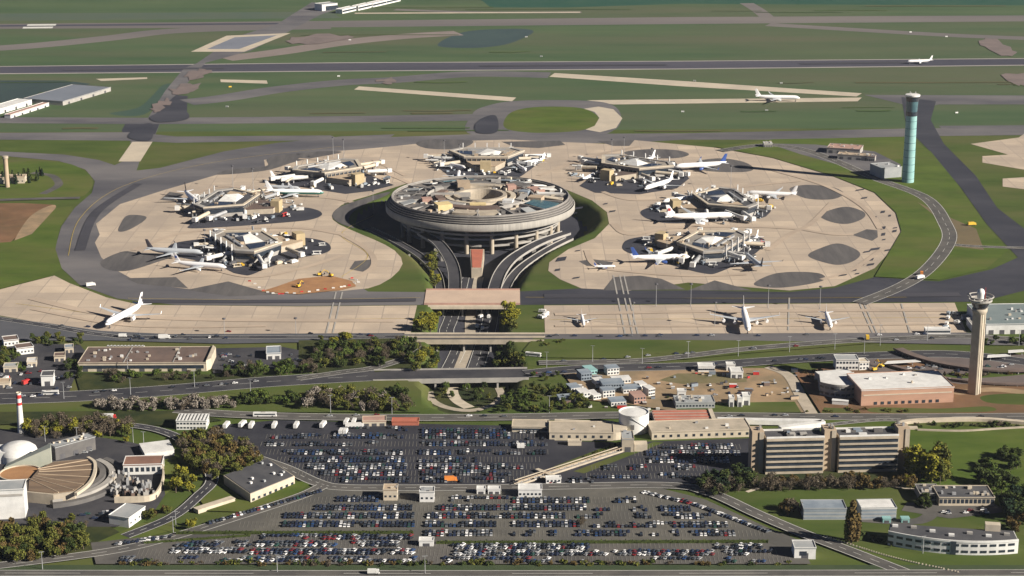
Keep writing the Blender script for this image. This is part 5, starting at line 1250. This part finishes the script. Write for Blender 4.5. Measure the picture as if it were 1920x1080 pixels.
cluster([(1700,797),(1910,794),(1910,802),(1700,804)], 26, ['dark','bare'], 'in the sunken garden behind the office lawn', 'sunken garden shrubs', 'shrub', 1.2, 2.0)
cluster([(1010,640),(1060,638),(1080,650),(1000,652)], 6, ['green','olive'], 'on the bank right of the road bridges', 'bank shrubs right of the bridges', 'shrub', 1.2)
cluster([(1510,700),(1560,690),(1560,705),(1520,725)], 10, ['rust','bare'], 'on the brown earth left of the curved grey hall', 'shrubs on the brown earth', 'shrub', 1.3)
cluster([(1500,765),(1600,768),(1700,770),(1700,775),(1500,775)], 14, ['rust','olive'], 'along the brown verge above the long road', 'verge shrubs above the long road', 'shrub', 1.0)
cluster([(1660,691),(1740,701),(1820,705),(1920,699),(1920,703),(1820,709),(1730,706)], 22, ['bare','olive','rust'], 'on the strips between the crescent decks', 'shrubs between the crescent decks', 'shrub', 1.3, 2.0)
plant_all()
# clipped hedges of the front car park
def hedge(a, b_, w, hh, label):
    p, q = G(*a), G(*b_); d = q-p; Ln = d.length; r = random.Random(int(a[0])); b = MB()
    b.box(0, 0, 0, Ln, w*.6, hh*.75)
    for k in range(int(Ln*5)):
        c = Vector((r.uniform(-Ln/2, Ln/2), r.uniform(-w/2, w/2), r.uniform(.2, hh)))
        n = Vector((r.gauss(0,1), r.gauss(0,1), r.gauss(.5,1))).normalized(); u = n.orthogonal().normalized(); v = n.cross(u); s = r.uniform(.3,.6)
        b.add([c-u*s, c-v*s*.8, c+u*s, c+v*s*.7], [(0,1,2,3)])
    solo('hedge', b, TREEM['dark'], label, 'hedge', (p+q)/2, math.atan2(d.y, d.x))
hedge((330,1004),(775,1003),1.8,2.2,'long dark hedge crossing the left half of the front car park')
hedge((818,1022),(1440,1020),1.8,2.2,'long dark hedge crossing the right half of the front car park')
hedge((270,1022),(470,1008),1.4,1.6,'slanting dark hedge at the left corner of the front car park')

# ------------------------------------------------------------------ cars
def car_mb(kind=0, m=0, g=1, rb=2, b=None, M=None):
    b = b or MB(); L, W = (4.3,1.76) if kind == 0 else (4.6,1.85) if kind == 1 else (3.8,1.68)
    H = 1.45 if kind != 1 else 1.75
    def add(vs, fs, mi):
        if M is not None: vs = [M @ Vector(v) for v in vs]
        b.add(vs, fs, mi)
    w, w2 = W/2, W/2*.9
    pr = [(-L/2,.32),(-L/2+.05,.75),(-L/2+.25,.93),(-L*.16,.98) if False else (-L*.33,.98),(L*.17,.98),(L*.42,.80),(L/2-.03,.62),(L/2,.32)]
    n = len(pr)
    add([(x,-w,z) for x, z in pr] + [(x,w,z) for x, z in pr], [list(range(n)), list(range(2*n-1,n-1,-1))] + [(i,i+n,(i+1)%n+n,(i+1)%n) for i in range(n)], m)
    x0, x1, x2, x3 = (-L*.44 if kind else -L*.40), -L*.30, L*.04, L*.22
    vs = [(x0,-w*.94,.95),(x3,-w*.94,.95),(x3,w*.94,.95),(x0,w*.94,.95),(x1,-w2*.82,H-.06),(x2,-w2*.82,H-.06),(x2,w2*.82,H-.06),(x1,w2*.82,H-.06)]
    add(vs, [(0,1,5,4),(1,2,6,5),(2,3,7,6),(3,0,4,7)], g)
    rf = [(x1-.05,-w2*.84,H-.06),(x2+.05,-w2*.84,H-.06),(x2+.05,w2*.84,H-.06),(x1-.05,w2*.84,H-.06)]
    add(rf + [(x,y*.93,H) for x, y, z in rf], [(0,1,5,4),(1,2,6,5),(2,3,7,6),(3,0,4,7),(4,5,6,7)], m)
    return b
def wheels(b, L, W, rb):
    for x in (-L*.3, L*.3):
        for s in (-1, 1):
            b.loft([[(x+.32*math.cos(2*PI*k/8), s*y, .32+.32*math.sin(2*PI*k/8)) for k in (range(8) if s > 0 else range(7,-1,-1))] for y in (W/2-.18, W/2+.02)], rb, sm=False)
CARME = {}
def car_mesh(kind, ci):
    if (kind, ci) not in CARME:
        b = car_mb(kind); wheels(b, 4.3, 1.76, 2); CARME[(kind, ci)] = b.mesh('parked_car', [CARP[ci], GLASS, RUBBER])
    return CARME[(kind, ci)]
CARS = []
DARKW = [34,24,18,7,7,3,4,3]; LIGHTW = [26,17,16,17,15,4,3,2]; MIDW = [28,17,17,13,15,5,3,2]  # DARKW favours black and navy, putting shaded car sides into the paint mix
LO = 'the slanted bays beyond the hedge'
def row(y, x0, x1, dens, wts=DARKW, ang=90, double=True, where='', y1=None, pitch=2.5, gap=2.45):
    dens = min(.98, dens*1.25+.08) if where != LO else dens*.95
    p, q = P(x0, y), P(x1, y if y1 is None else y1); d = q-p; n = int(d.length/pitch); d.normalize(); nr = Vector((-d.y, d.x, 0))
    base = math.atan2(d.y, d.x)
    for side in ((-gap, gap) if double else (0,)):
        run = rnd.random() < dens
        for i in range(n):
            if rnd.random() < .35: run = rnd.random() < dens
            if not run: continue
            c = p + d*(i+.5)*pitch + nr*(side+rnd.uniform(-.25,.25))
            CARS.append((c.x, c.y, base + R(ang) + (PI if rnd.random() < .3 else 0) + rnd.uniform(-.03,.03), rnd.choices(range(8), wts)[0], rnd.choice([0,0,1,2]), where))
LO = 'the slanted bays beyond the hedge'
A = 'the dark upper car park'; Bq = 'the front car park'
for y, x0, x1, dn, wt in ((811,790,950,.9,DARKW),(811,960,1028,.5,MIDW),(821,510,760,.45,DARKW),(821,790,960,.8,DARKW),(835,500,760,.5,DARKW),(807,640,770,.3,DARKW),(835,790,960,.6,DARKW),(835,960,1030,.4,DARKW),(828,960,1030,.2,MIDW),(851,530,760,.6,DARKW),(851,785,850,.6,DARKW),(851,860,1030,.5,DARKW),
    (865,545,765,.8,DARKW),(865,785,900,.7,DARKW),(878,575,765,.85,MIDW),(878,785,905,.85,MIDW),(878,905,1000,.35,MIDW),(890,600,765,.8,MIDW),(890,790,960,.55,MIDW),(903,640,770,.7,DARKW),(903,790,950,.5,MIDW),
    (840,1240,1380,.6,MIDW),(853,1210,1390,.75,MIDW),(866,1215,1370,.7,MIDW),(880,1130,1310,.45,MIDW),(895,1110,1310,.3,MIDW),(904,1000,1120,.5,MIDW)):
    row(y, x0, x1, dn, wt, where=A)
for k, segs in enumerate((((939,630,710,.9,DARKW),(939,660,712,.6,DARKW),(939,845,960,.25,MIDW)),
    ((941,960,1110,.85,DARKW),(941,1150,1200,.5,DARKW)), ((955,590,778,.95,DARKW),(955,820,1105,.92,DARKW),(956,1115,1180,.2,DARKW),(957,1185,1300,.5,DARKW)),
    ((970,532,785,.96,DARKW),(970,800,1065,.95,DARKW),(970,1080,1240,.3,DARKW),(971,1245,1340,.55,MIDW)),
    ((986,530,782,.96,DARKW),(986,796,935,.96,DARKW),(986,960,1092,.85,DARKW),(987,1110,1270,.55,DARKW),(987,1275,1372,.75,MIDW)),
    ((1003,795,932,.9,MIDW),(1003,960,1012,.6,DARKW),(1003,1030,1280,.2,DARKW),(1003,1295,1385,.6,MIDW)))):
    for y, x0, x1, dn, wt in segs: row(y, x0, x1, dn, wt, where=Bq)
for y, x0, x1, dn in ((1010,490,778,.95),(1023,330,480,.6),(1023,480,758,.95),(1028,845,1110,.8),(1028,1340,1435,.85),(1038,470,785,.93),(1040,850,1340,.8),(1040,1340,1450,.75),(1052,225,480,.75),(1052,480,790,.8),(1053,820,960,.6),(1053,960,1440,.4),(1036,320,470,.8)):
    row(y, x0, x1, dn, LIGHTW, ang=58, double=True, where=LO, gap=2.15, pitch=2.9)
row(985, 390, 605, .9, DARKW, ang=75, double=False, where='the left diagonal edge of the front car park', y1=923)
row(926, 1205, 1300, .8, MIDW, ang=75, double=False, where='the right diagonal edge of the front car park', y1=948)
row(948, 1300, 1445, .85, MIDW, ang=75, double=False, where='the right diagonal edge of the front car park', y1=1002)
row(1024, 215, 330, .9, MIDW, ang=60, double=False, where='the left diagonal edge of the front car park', y1=1008)
CARS.sort(key=lambda c: c[1])
bodyn = ['car', 'estate car', 'small car']
for x, y, a, ci, kd, wh in CARS[:300]:
    o = link('parked_car', car_mesh(kd, ci)); o.location = (x, y, gz(x, y)); o.rotation_euler = (0,0,a)
    tag(o, f'{CARN[ci]} {bodyn[kd]} parked in {wh}', 'car', f'{CARN[ci]} {bodyn[kd]}s in {wh}')
b = MB()
for x, y, a, ci, kd, wh in CARS[300:]:
    M = Matrix.Translation((x, y, gz(x, y))) @ Matrix.Rotation(a, 4, 'Z')
    car_mb(kd, ci, 8, 8, b, M)
    for s in (-1.3, 1.3): b.box(x+s*math.cos(a), y+s*math.sin(a), M.translation.z, .6, 1.7, .34, 9, rot=a)
o = link('parked_cars', b.mesh('parked_cars', CARP + [GLASS, RUBBER])); o['kind'] = 'stuff'; o['label'] = 'rows of parked cars filling the two big car parks'
print('CARS', len(CARS), 'TREES', len(SPEC))
# ------------------------------------------------------------------ vans, lorries, buses, service vehicles
def truck(px, py, ang, label, L=11, W=2.5, H=3.6, boxm=WHITE, cabm=WHITE, name='lorry', group=None, p=None):
    p = p or G(px, py); t = thing(name, label, name, p, ang, group)
    part('cargo_box', MB().box(-.9, 0, .9, L-2.6, W, H-.9), boxm, t)
    cab = part('cab', MB().prism([(L/2-2.1,-W*.48),(L/2,-W*.46),(L/2,W*.46),(L/2-2.1,W*.48)], .6, 2.8, inset=[(L/2-2.1,-W*.45),(L/2-.5,-W*.42),(L/2-.5,W*.42),(L/2-2.1,W*.45)]), cabm, t)
    part('windscreen', MB().box(L/2-.12, 0, 1.5, .2, W*.78, .8), GLASS, cab)
    part('chassis', MB().box(0, 0, .45, L*.94, W*.8, .44), DKSTEEL, t)
    for x in (-L*.36, L*.33):
        for s in (-1, 1): part('wheel', MB().loft([[(x+.48*math.cos(2*PI*k/10), s*yy, .48+.48*math.sin(2*PI*k/10)) for k in (range(10) if s > 0 else range(9,-1,-1))] for yy in (W/2-.35, W/2+.02)], 0, sm=False), RUBBER, t)
    return t
def bus(px, py, ang, label, L=12, W=2.6, H=3.2, m=WHITE, group=None):
    p = G(px, py); t = thing('bus', label, 'bus', p, ang, group)
    part('body', MB().prism([(-L/2,-W/2),(L/2-.2,-W/2),(L/2,-W*.4),(L/2,W*.4),(L/2-.2,W/2),(-L/2,W/2)], .4, H, inset=[(-L/2+.1,-W*.46),(L/2-.35,-W*.46),(L/2-.2,-W*.36),(L/2-.2,W*.36),(L/2-.35,W*.46),(-L/2+.1,W*.46)]), m, t)
    for s in (-1, 1): part('side_window', MB().box(0, s*W*.486, 1.5, L*.88, .14, .95), GLASS, t)
    part('windscreen', MB().box(L/2-.04, 0, 1.3, .16, W*.7, 1.2), GLASS, t)
    part('roof_unit', MB().box(-1, 0, H, 3, 1.4, .3), GREYC, t)
    for x in (-L*.3, L*.32):
        for s in (-1, 1): part('wheel', MB().loft([[(x+.5*math.cos(2*PI*k/10), s*yy, .5+.5*math.sin(2*PI*k/10)) for k in (range(10) if s > 0 else range(9,-1,-1))] for yy in (W/2-.35, W/2+.02)], 0, sm=False), RUBBER, t)
    return t
for px, py, lab in ((425,803,'white lorry at the left end of the lorry row'),(455,801,'second white lorry from the left in the row'),(472,803,'third white lorry of the row, close beside the second'),(515,803,'white lorry with wide gaps either side'),(556,803,'white lorry above the middle of the dark car park'),(606,802,'white lorry right of the middle of the row'),(650,797,'white lorry at the right end of the lorry row'),(664,797,'last white lorry beside the pinkish shed')):
    truck(px, py, R(80+rnd.uniform(-6,6)), lab)
truck(640, 815, R(84), 'pair of white lorries parked close, left one', L=9); truck(648, 815, R(84), 'pair of white lorries parked close, right one', L=9)
truck(665, 804, R(4), 'long white lorry parked across the row end', L=14)
truck(980, 842, R(90), 'white van standing in the empty bays', L=6, H=2.6, name='van'); truck(973, 842, R(90), 'second white van in the empty bays, left one', L=6, H=2.6, name='van')
bus(497, 783, R(0), 'white articulated bus on the road above the lorry row', L=17); bus(95, 742, R(4), 'white coach on the left motorway', L=12.5)
bus(1000, 668, R(-18), 'white bus below the road bridge on the right', L=13)
truck(700, 1079, R(0), 'white box van on the bottom road', L=7.5, H=3)
truck(204, 787, R(2), 'white and red lorry on the road behind the plant wood', L=11, cabm=RED); truck(170, 537, R(30), 'white service truck alone on the left ring taxiway', L=9)
truck(50, 722, R(60), 'red lorry at the left edge yard', L=9, boxm=RED, cabm=RED); truck(12, 716, R(80), 'red and white lorry at the far left of the yard', L=9, cabm=RED)
truck(230, 634, R(5), 'white van in front of the left apron edge', L=7, H=2.8, name='van'); truck(308, 637, R(5), 'white airport coach on the service yard by the left apron', L=10)
truck(1725, 524, R(35), 'white fuel truck on the right service road', L=10); truck(1822, 424, R(10), 'bright yellow truck on the right grass verge', L=9, boxm=YELLOW, cabm=YELLOW)
truck(1626, 638, R(85), 'yellow lorry on the road below the right apron', L=8, boxm=YELLOW, cabm=YELLOW)
truck(1728, 517, R(80), 'orange and white truck on the right service road', L=6, boxm=ORANGE)
truck(845, 905, R(5), 'orange lorry in the dark car park', L=9, boxm=ORANGE, cabm=ORANGE)
for k in range(9): truck(1790+rnd.uniform(-22,22), 590+rnd.uniform(-14,32), rnd.uniform(0,3), 'service lorry in the vehicle cluster left of the beige tower', L=7, H=3, boxm=rnd.choice([WHITE, GREYC, BLUEROOF]), group='lorries left of the beige tower')
for k in range(5): truck(1010+rnd.uniform(-14,14), 594+rnd.uniform(-8,9), rnd.uniform(0,3), 'white service lorry in the small yard right of the taxiway bridge', L=7, H=3, group='lorries right of the taxiway bridge')
for k in range(6): truck(905+rnd.uniform(-12,14), 598+rnd.uniform(-16,22), rnd.uniform(1,2), 'white delivery van in the sunken yard below the taxiway bridge', L=6, H=2.7, name='van', group='vans in the sunken yard')
# digger and mobile cranes near the yellow machines
def digger(px, py, ang, label):
    p = G(px, py); t = thing('excavator', label, 'excavator', p, ang)
    part('track', MB().box(0,1.2,0,4,.7,1).box(0,-1.2,0,4,.7,1), RUBBER, t); part('body', MB().box(-.4,0,1,3.4,2.6,1.6), YELLOW, t); part('cab', MB().box(.6,.6,2.6,1.5,1.2,1.2), GLASS, t)
    a = part('boom', MB().tube([(1,0,2),(4,0,5.2),(6.5,0,3.6)], .3, 5), YELLOW, t); part('bucket', MB().box(6.7,0,1.6,1.1,1.2,1.2,top=.7), DKSTEEL, a)
for px, py, an, lab in ((1640,697,.4,'yellow excavator right of the white gabled office'),(1652,690,2.2,'yellow excavator behind another one near the white canopy'),(600,517,.3,'yellow excavator at the rim of the orange dirt pit'),(620,520,2.6,'yellow excavator at the right end of the orange dirt pit'),(560,540,1.0,'small yellow digger inside the orange dirt pit')): digger(px, py, an, lab)
for k in range(22):
    x, y = [(468,528),(478,533),(486,540),(494,546),(502,549),(512,551),(524,552),(538,551),(552,552),(566,549),(580,549),(596,546),(610,544),(625,542),(640,540),(655,537),(664,532),(668,526),(660,523),(672,530),(646,539),(530,552)][k]
    p = G(x, y); solo('site_barrier', MB().box(0,0,0,2.6,.6,.5).box(0,0,.5,2.4,.35,.6), WHITE if k % 3 else RED, f"{'white' if k % 3 else 'red'} plastic barrier round the orange dirt pit", 'barrier', p, rnd.uniform(-.3,.3), 'barriers round the dirt pit')
# small service vehicles around the satellites
VEH = {}
def service_mesh(k, m):
    if (k, m.name) not in VEH:
        b = MB()
        if k == 0: b.box(0,0,.4,3.4,1.7,.8).box(.9,0,1.2,1.2,1.6,.8,1); nm = 'tug'
        elif k == 1: b.box(-.6,0,.5,4.6,2.2,2.3).box(2.6,0,.5,1.6,2.1,1.5).box(3.0,0,1.5,.5,1.9,.6,1)
        elif k == 2: b.box(0,0,.4,3,1.8,.4).box(-.7,0,.8,1.3,1.6,1.2).box(.8,0,.8,1.2,1.6,.9)
        else: b.box(0,0,.5,7,2.2,.5).box(-.5,0,2.6,6.6,1.1,.4,rot=0).box(-2.6,0,1,.5,1.8,1.8).box(2.2,0,1,.5,1.8,1.6).box(3,0,1,1.2,2,1.0,1)
        for x in (-1.1, 1.1): b.box(x,0,0,.6,1.9,.5,2)
        VEH[(k, m.name)] = b.mesh('service_vehicle', [m, GLASS, RUBBER])
    return VEH[(k, m.name)]
VN = ['baggage_tug','catering_truck','luggage_cart','belt_loader']
CN = {WHITE.name:'white', YELLOW.name:'yellow', BLUEROOF.name:'blue grey', RED.name:'red', DKSTEEL.name:'dark', CREAM.name:'cream'}
def near_plane(x, y):
    for cx, cy, L, a in PLANESEG:
        dx, dy = x-cx, y-cy; u = dx*math.cos(a)+dy*math.sin(a); v = -dx*math.sin(a)+dy*math.cos(a)
        if abs(u) < L/2+2 and abs(v) < 4.5: return True
    return False
for i, ((px, py), wh) in enumerate(SAT):
    n = 0; c = P(px, py)
    while n < 44:
        a = rnd.uniform(0, 2*PI); r = rnd.uniform(30, 66); x, y = c.x + r*math.cos(a), c.y + r*math.sin(a)
        if inside(x, y, SATPOLY[i]) or near_plane(x, y): continue
        k = rnd.choice([0,1,1,2,3]); m = rnd.choices([WHITE, YELLOW, BLUEROOF, RED, DKSTEEL, CREAM], [60,5,14,3,8,12])[0]
        o = link(VN[k], service_mesh(k, m)); o.location = (x, y, gz(x, y)); o.rotation_euler = (0,0,rnd.uniform(0,6.28)); s = rnd.uniform(1,1.3); o.scale = (s,s,s)
        kn = VN[k].replace('_', ' '); tag(o, f'{CN[m.name]} {kn} in the bustle round the {wh} satellite', kn, f'{CN[m.name]} {kn}s round the {wh} satellite'); n += 1
# moving cars on roads, yard cars
for k in range(80):
    seg = rnd.choice([((20,748),(490,718),'the left motorway'),((1000,703),(1600,672),'the middle road below the right apron'),((500,783),(1900,783),'the long road above the car parks'),((80,611),(740,633),'the left apron service road'),((1030,680),(1800,634),'the upper road below the right apron'),((1030,632),(1780,630),'the right apron edge')])
    t_ = rnd.random(); p = G(seg[0][0]+(seg[1][0]-seg[0][0])*t_, seg[0][1]+(seg[1][1]-seg[0][1])*t_ + rnd.uniform(-1.5,1.5)); ci = rnd.choices(range(8), LIGHTW)[0]
    o = link('moving_car', car_mesh(0, ci)); o.location = p; o.rotation_euler = (0,0,math.atan2(P(*seg[1]).y-P(*seg[0]).y, P(*seg[1]).x-P(*seg[0]).x)); tag(o, f'{CARN[ci]} car driving on {seg[2]}', 'car', f'{CARN[ci]} cars on {seg[2]}')
def yard(poly, n, wh, wts=LIGHTW):
    xs = [q[0] for q in poly]; ys = [q[1] for q in poly]; k = 0
    while k < n:
        x, y = rnd.uniform(min(xs), max(xs)), rnd.uniform(min(ys), max(ys))
        if not inside(x, y, poly): continue
        p = G(x, y); ci = rnd.choices(range(8), wts)[0]; o = link('yard_car', car_mesh(rnd.choice([0,1,2]), ci)); o.location = p; o.rotation_euler = (0,0,rnd.choice([.05,1.62,.05])); k += 1
        tag(o, f'{CARN[ci]} car standing in {wh}', 'car', f'{CARN[ci]} cars in {wh}')
yard([(410,665),(490,662),(490,690),(410,692)], 16, 'the yard right of the brown warehouse')
yard([(540,665),(565,662),(565,685),(540,688)], 5, 'the yard beyond the blue grey shed')
yard([(0,690),(130,690),(130,730),(0,738)], 16, 'the left edge yard')
yard([(240,628),(430,632),(430,640),(240,640)], 14, 'the service yard below the left apron')
yard([(1640,700),(1800,706),(1800,716),(1660,712)], 10, 'the yard behind the brick hall')
yard([(1250,725),(1420,722),(1420,742),(1350,745)], 10, 'the sandy lot of the construction compound')
yard([(1660,684),(1790,690),(1900,686),(1900,694),(1800,699),(1680,692)], 24, 'the lot between the crescent decks')
yard([(1750,962),(1860,958),(1860,966),(1760,968)], 9, 'the forecourt of the dark roofed school')
yard([(100,845),(175,838),(190,850),(120,868)], 8, 'the yard behind the brown fan roof')
yard([(150,965),(200,950),(210,985),(160,990)], 8, 'the yard below the plant')
for k in range(11):
    p = G(203+k*6.5, 651); o = link('yard_car', car_mesh(1, 4)); o.location = p; o.rotation_euler = (0,0,1.5); tag(o, 'white van in the neat row behind the brown warehouse', 'car', 'white vans behind the brown warehouse')
# ------------------------------------------------------------------ masts
def mast(px, py, hgt, label, group, head=True):
    p = G(px, py); t = thing('light_mast', label, 'light mast', p, rnd.uniform(-.3,.3), group)
    part('pole', MB().tube([(0,0,-.2),(0,0,hgt)], .28, 6, r2=.14), STEEL, t)
    if head: part('lamp_head', MB().lathe([(1.3,hgt-.4),(1.6,hgt),(1.3,hgt+.6),(.1,hgt+.8)], n=10), DKSTEEL, t)
    else: part('lamp_arm', MB().box(0,0,hgt-.1,3.2,.35,.25), STEEL, t)
for px, py, l in ((421,628,'left'),(555,627,'right')): mast(px, py, 13, f'{l} of two round headed masts at the left front apron edge', None)
for px, py in ((1187,612),(1230,575),(1295,575),(1440,578),(1537,580),(1340,612),(385,470),(404,472),(440,488),(625,296),(645,300),(1250,475),(1285,490),(1375,400),(1370,352),(1222,318),(862,310),(833,302),(1147,300),(1170,296),(1318,497),(700,400),(437,352),(475,358)): mast(px, py, 20 if py > 400 else 24, 'slim steel floodlight mast standing on the concrete apron', 'apron floodlight masts')
for px, py in ((1290,672),(1384,668),(1111,680),(1204,683),(1480,660),(1565,655),(1650,648),(1025,690),(1650,640),(1738,640),(1620,665),(1910,650)): mast(px, py, 13, 'thin street lamp along the middle roads below the right apron', 'street lamps below the right apron', False)
for px, py in ((120,750),(245,742),(365,728),(620,775),(735,777),(240,700),(470,745),(1030,774)): mast(px, py, 13, 'thin street lamp along the left motorway', 'street lamps along the left motorway', False)
for px, py in ((80,1070),(520,1075),(797,1078),(1730,1040),(325,1000),(250,830),(85,830),(145,832),(330,990),(270,840)): mast(px, py, 11, 'thin street lamp along the lower roads', 'street lamps along the lower roads', False)
for k in range(14):
    x, y = rnd.uniform(20,1900), rnd.choice([rnd.uniform(60,108), rnd.uniform(140,175), rnd.uniform(200,215)])
    p = P(x, y); solo('runway_sign', MB().box(0,0,.6,4.0,.5,1.6).box(-1.3,0,0,.3,.3,.6).box(1.3,0,0,.3,.3,.6), rnd.choice([WHITE, WHITE, YELLOW]), 'small pale marker board in the runway grass', 'marker board', p, rnd.uniform(-.4,.4), 'marker boards in the runway grass')

# ------------------------------------------------------------------ haze, light, camera
SUN_AZ = Vector((.912, -.411)); SUN_EL = R(27)
hz = MB(); hz.box(0, 3200, -22, 5200, 9200, 22+480)
m = bpy.data.materials.new('haze_air'); m.use_nodes = True; nt = m.node_tree; nt.nodes.clear()
out = nt.nodes.new('ShaderNodeOutputMaterial'); pv = nt.nodes.new('ShaderNodeVolumePrincipled')
pv.inputs['Color'].default_value = (.80,.89,1,1); pv.inputs['Density'].default_value = HAZE; pv.inputs['Anisotropy'].default_value = .2
nt.links.new(pv.outputs['Volume'], out.inputs['Volume'])
if HAZE > 0:
    o = struct('haze', hz, m); o['kind'] = 'stuff'
w = bpy.data.worlds.new('World'); S.world = w; w.use_nodes = True; nt = w.node_tree
sky = nt.nodes.new('ShaderNodeTexSky'); sky.sky_type = 'NISHITA'; sky.sun_disc = False
sky.sun_elevation = SUN_EL; sky.sun_rotation = math.atan2(SUN_AZ.x, SUN_AZ.y); sky.altitude = 7000; sky.air_density = .4; sky.dust_density = 0; sky.ozone_density = 3.0
nt.links.new(sky.outputs['Color'], nt.nodes['Background'].inputs['Color']); nt.nodes['Background'].inputs['Strength'].default_value = SKY
ld = bpy.data.lights.new('sun', 'SUN'); ld.energy = SUN; ld.angle = R(.5); ld.color = (1, .91, .79)
lo = bpy.data.objects.new('sun', ld); COL.objects.link(lo)
dirv = Vector((-SUN_AZ.x*math.cos(SUN_EL), -SUN_AZ.y*math.cos(SUN_EL), -math.sin(SUN_EL)))
lo.rotation_euler = dirv.to_track_quat('-Z', 'Y').to_euler()
cd = bpy.data.cameras.new('camera'); co = bpy.data.objects.new('camera', cd); COL.objects.link(co)
co.location = (0, 0, CAM_H); co.rotation_euler = (PI/2 - PITCH, 0, 0)
cd.sensor_width = 36; cd.lens = 36*F/1920; cd.clip_start = 1; cd.clip_end = 40000
S.camera = co
S.view_settings.view_transform = 'Standard'; S.view_settings.look = 'None'; S.view_settings.exposure = EXPO; S.view_settings.gamma = 1
S.cycles.volume_bounces = 0; S.cycles.volume_max_steps = 64
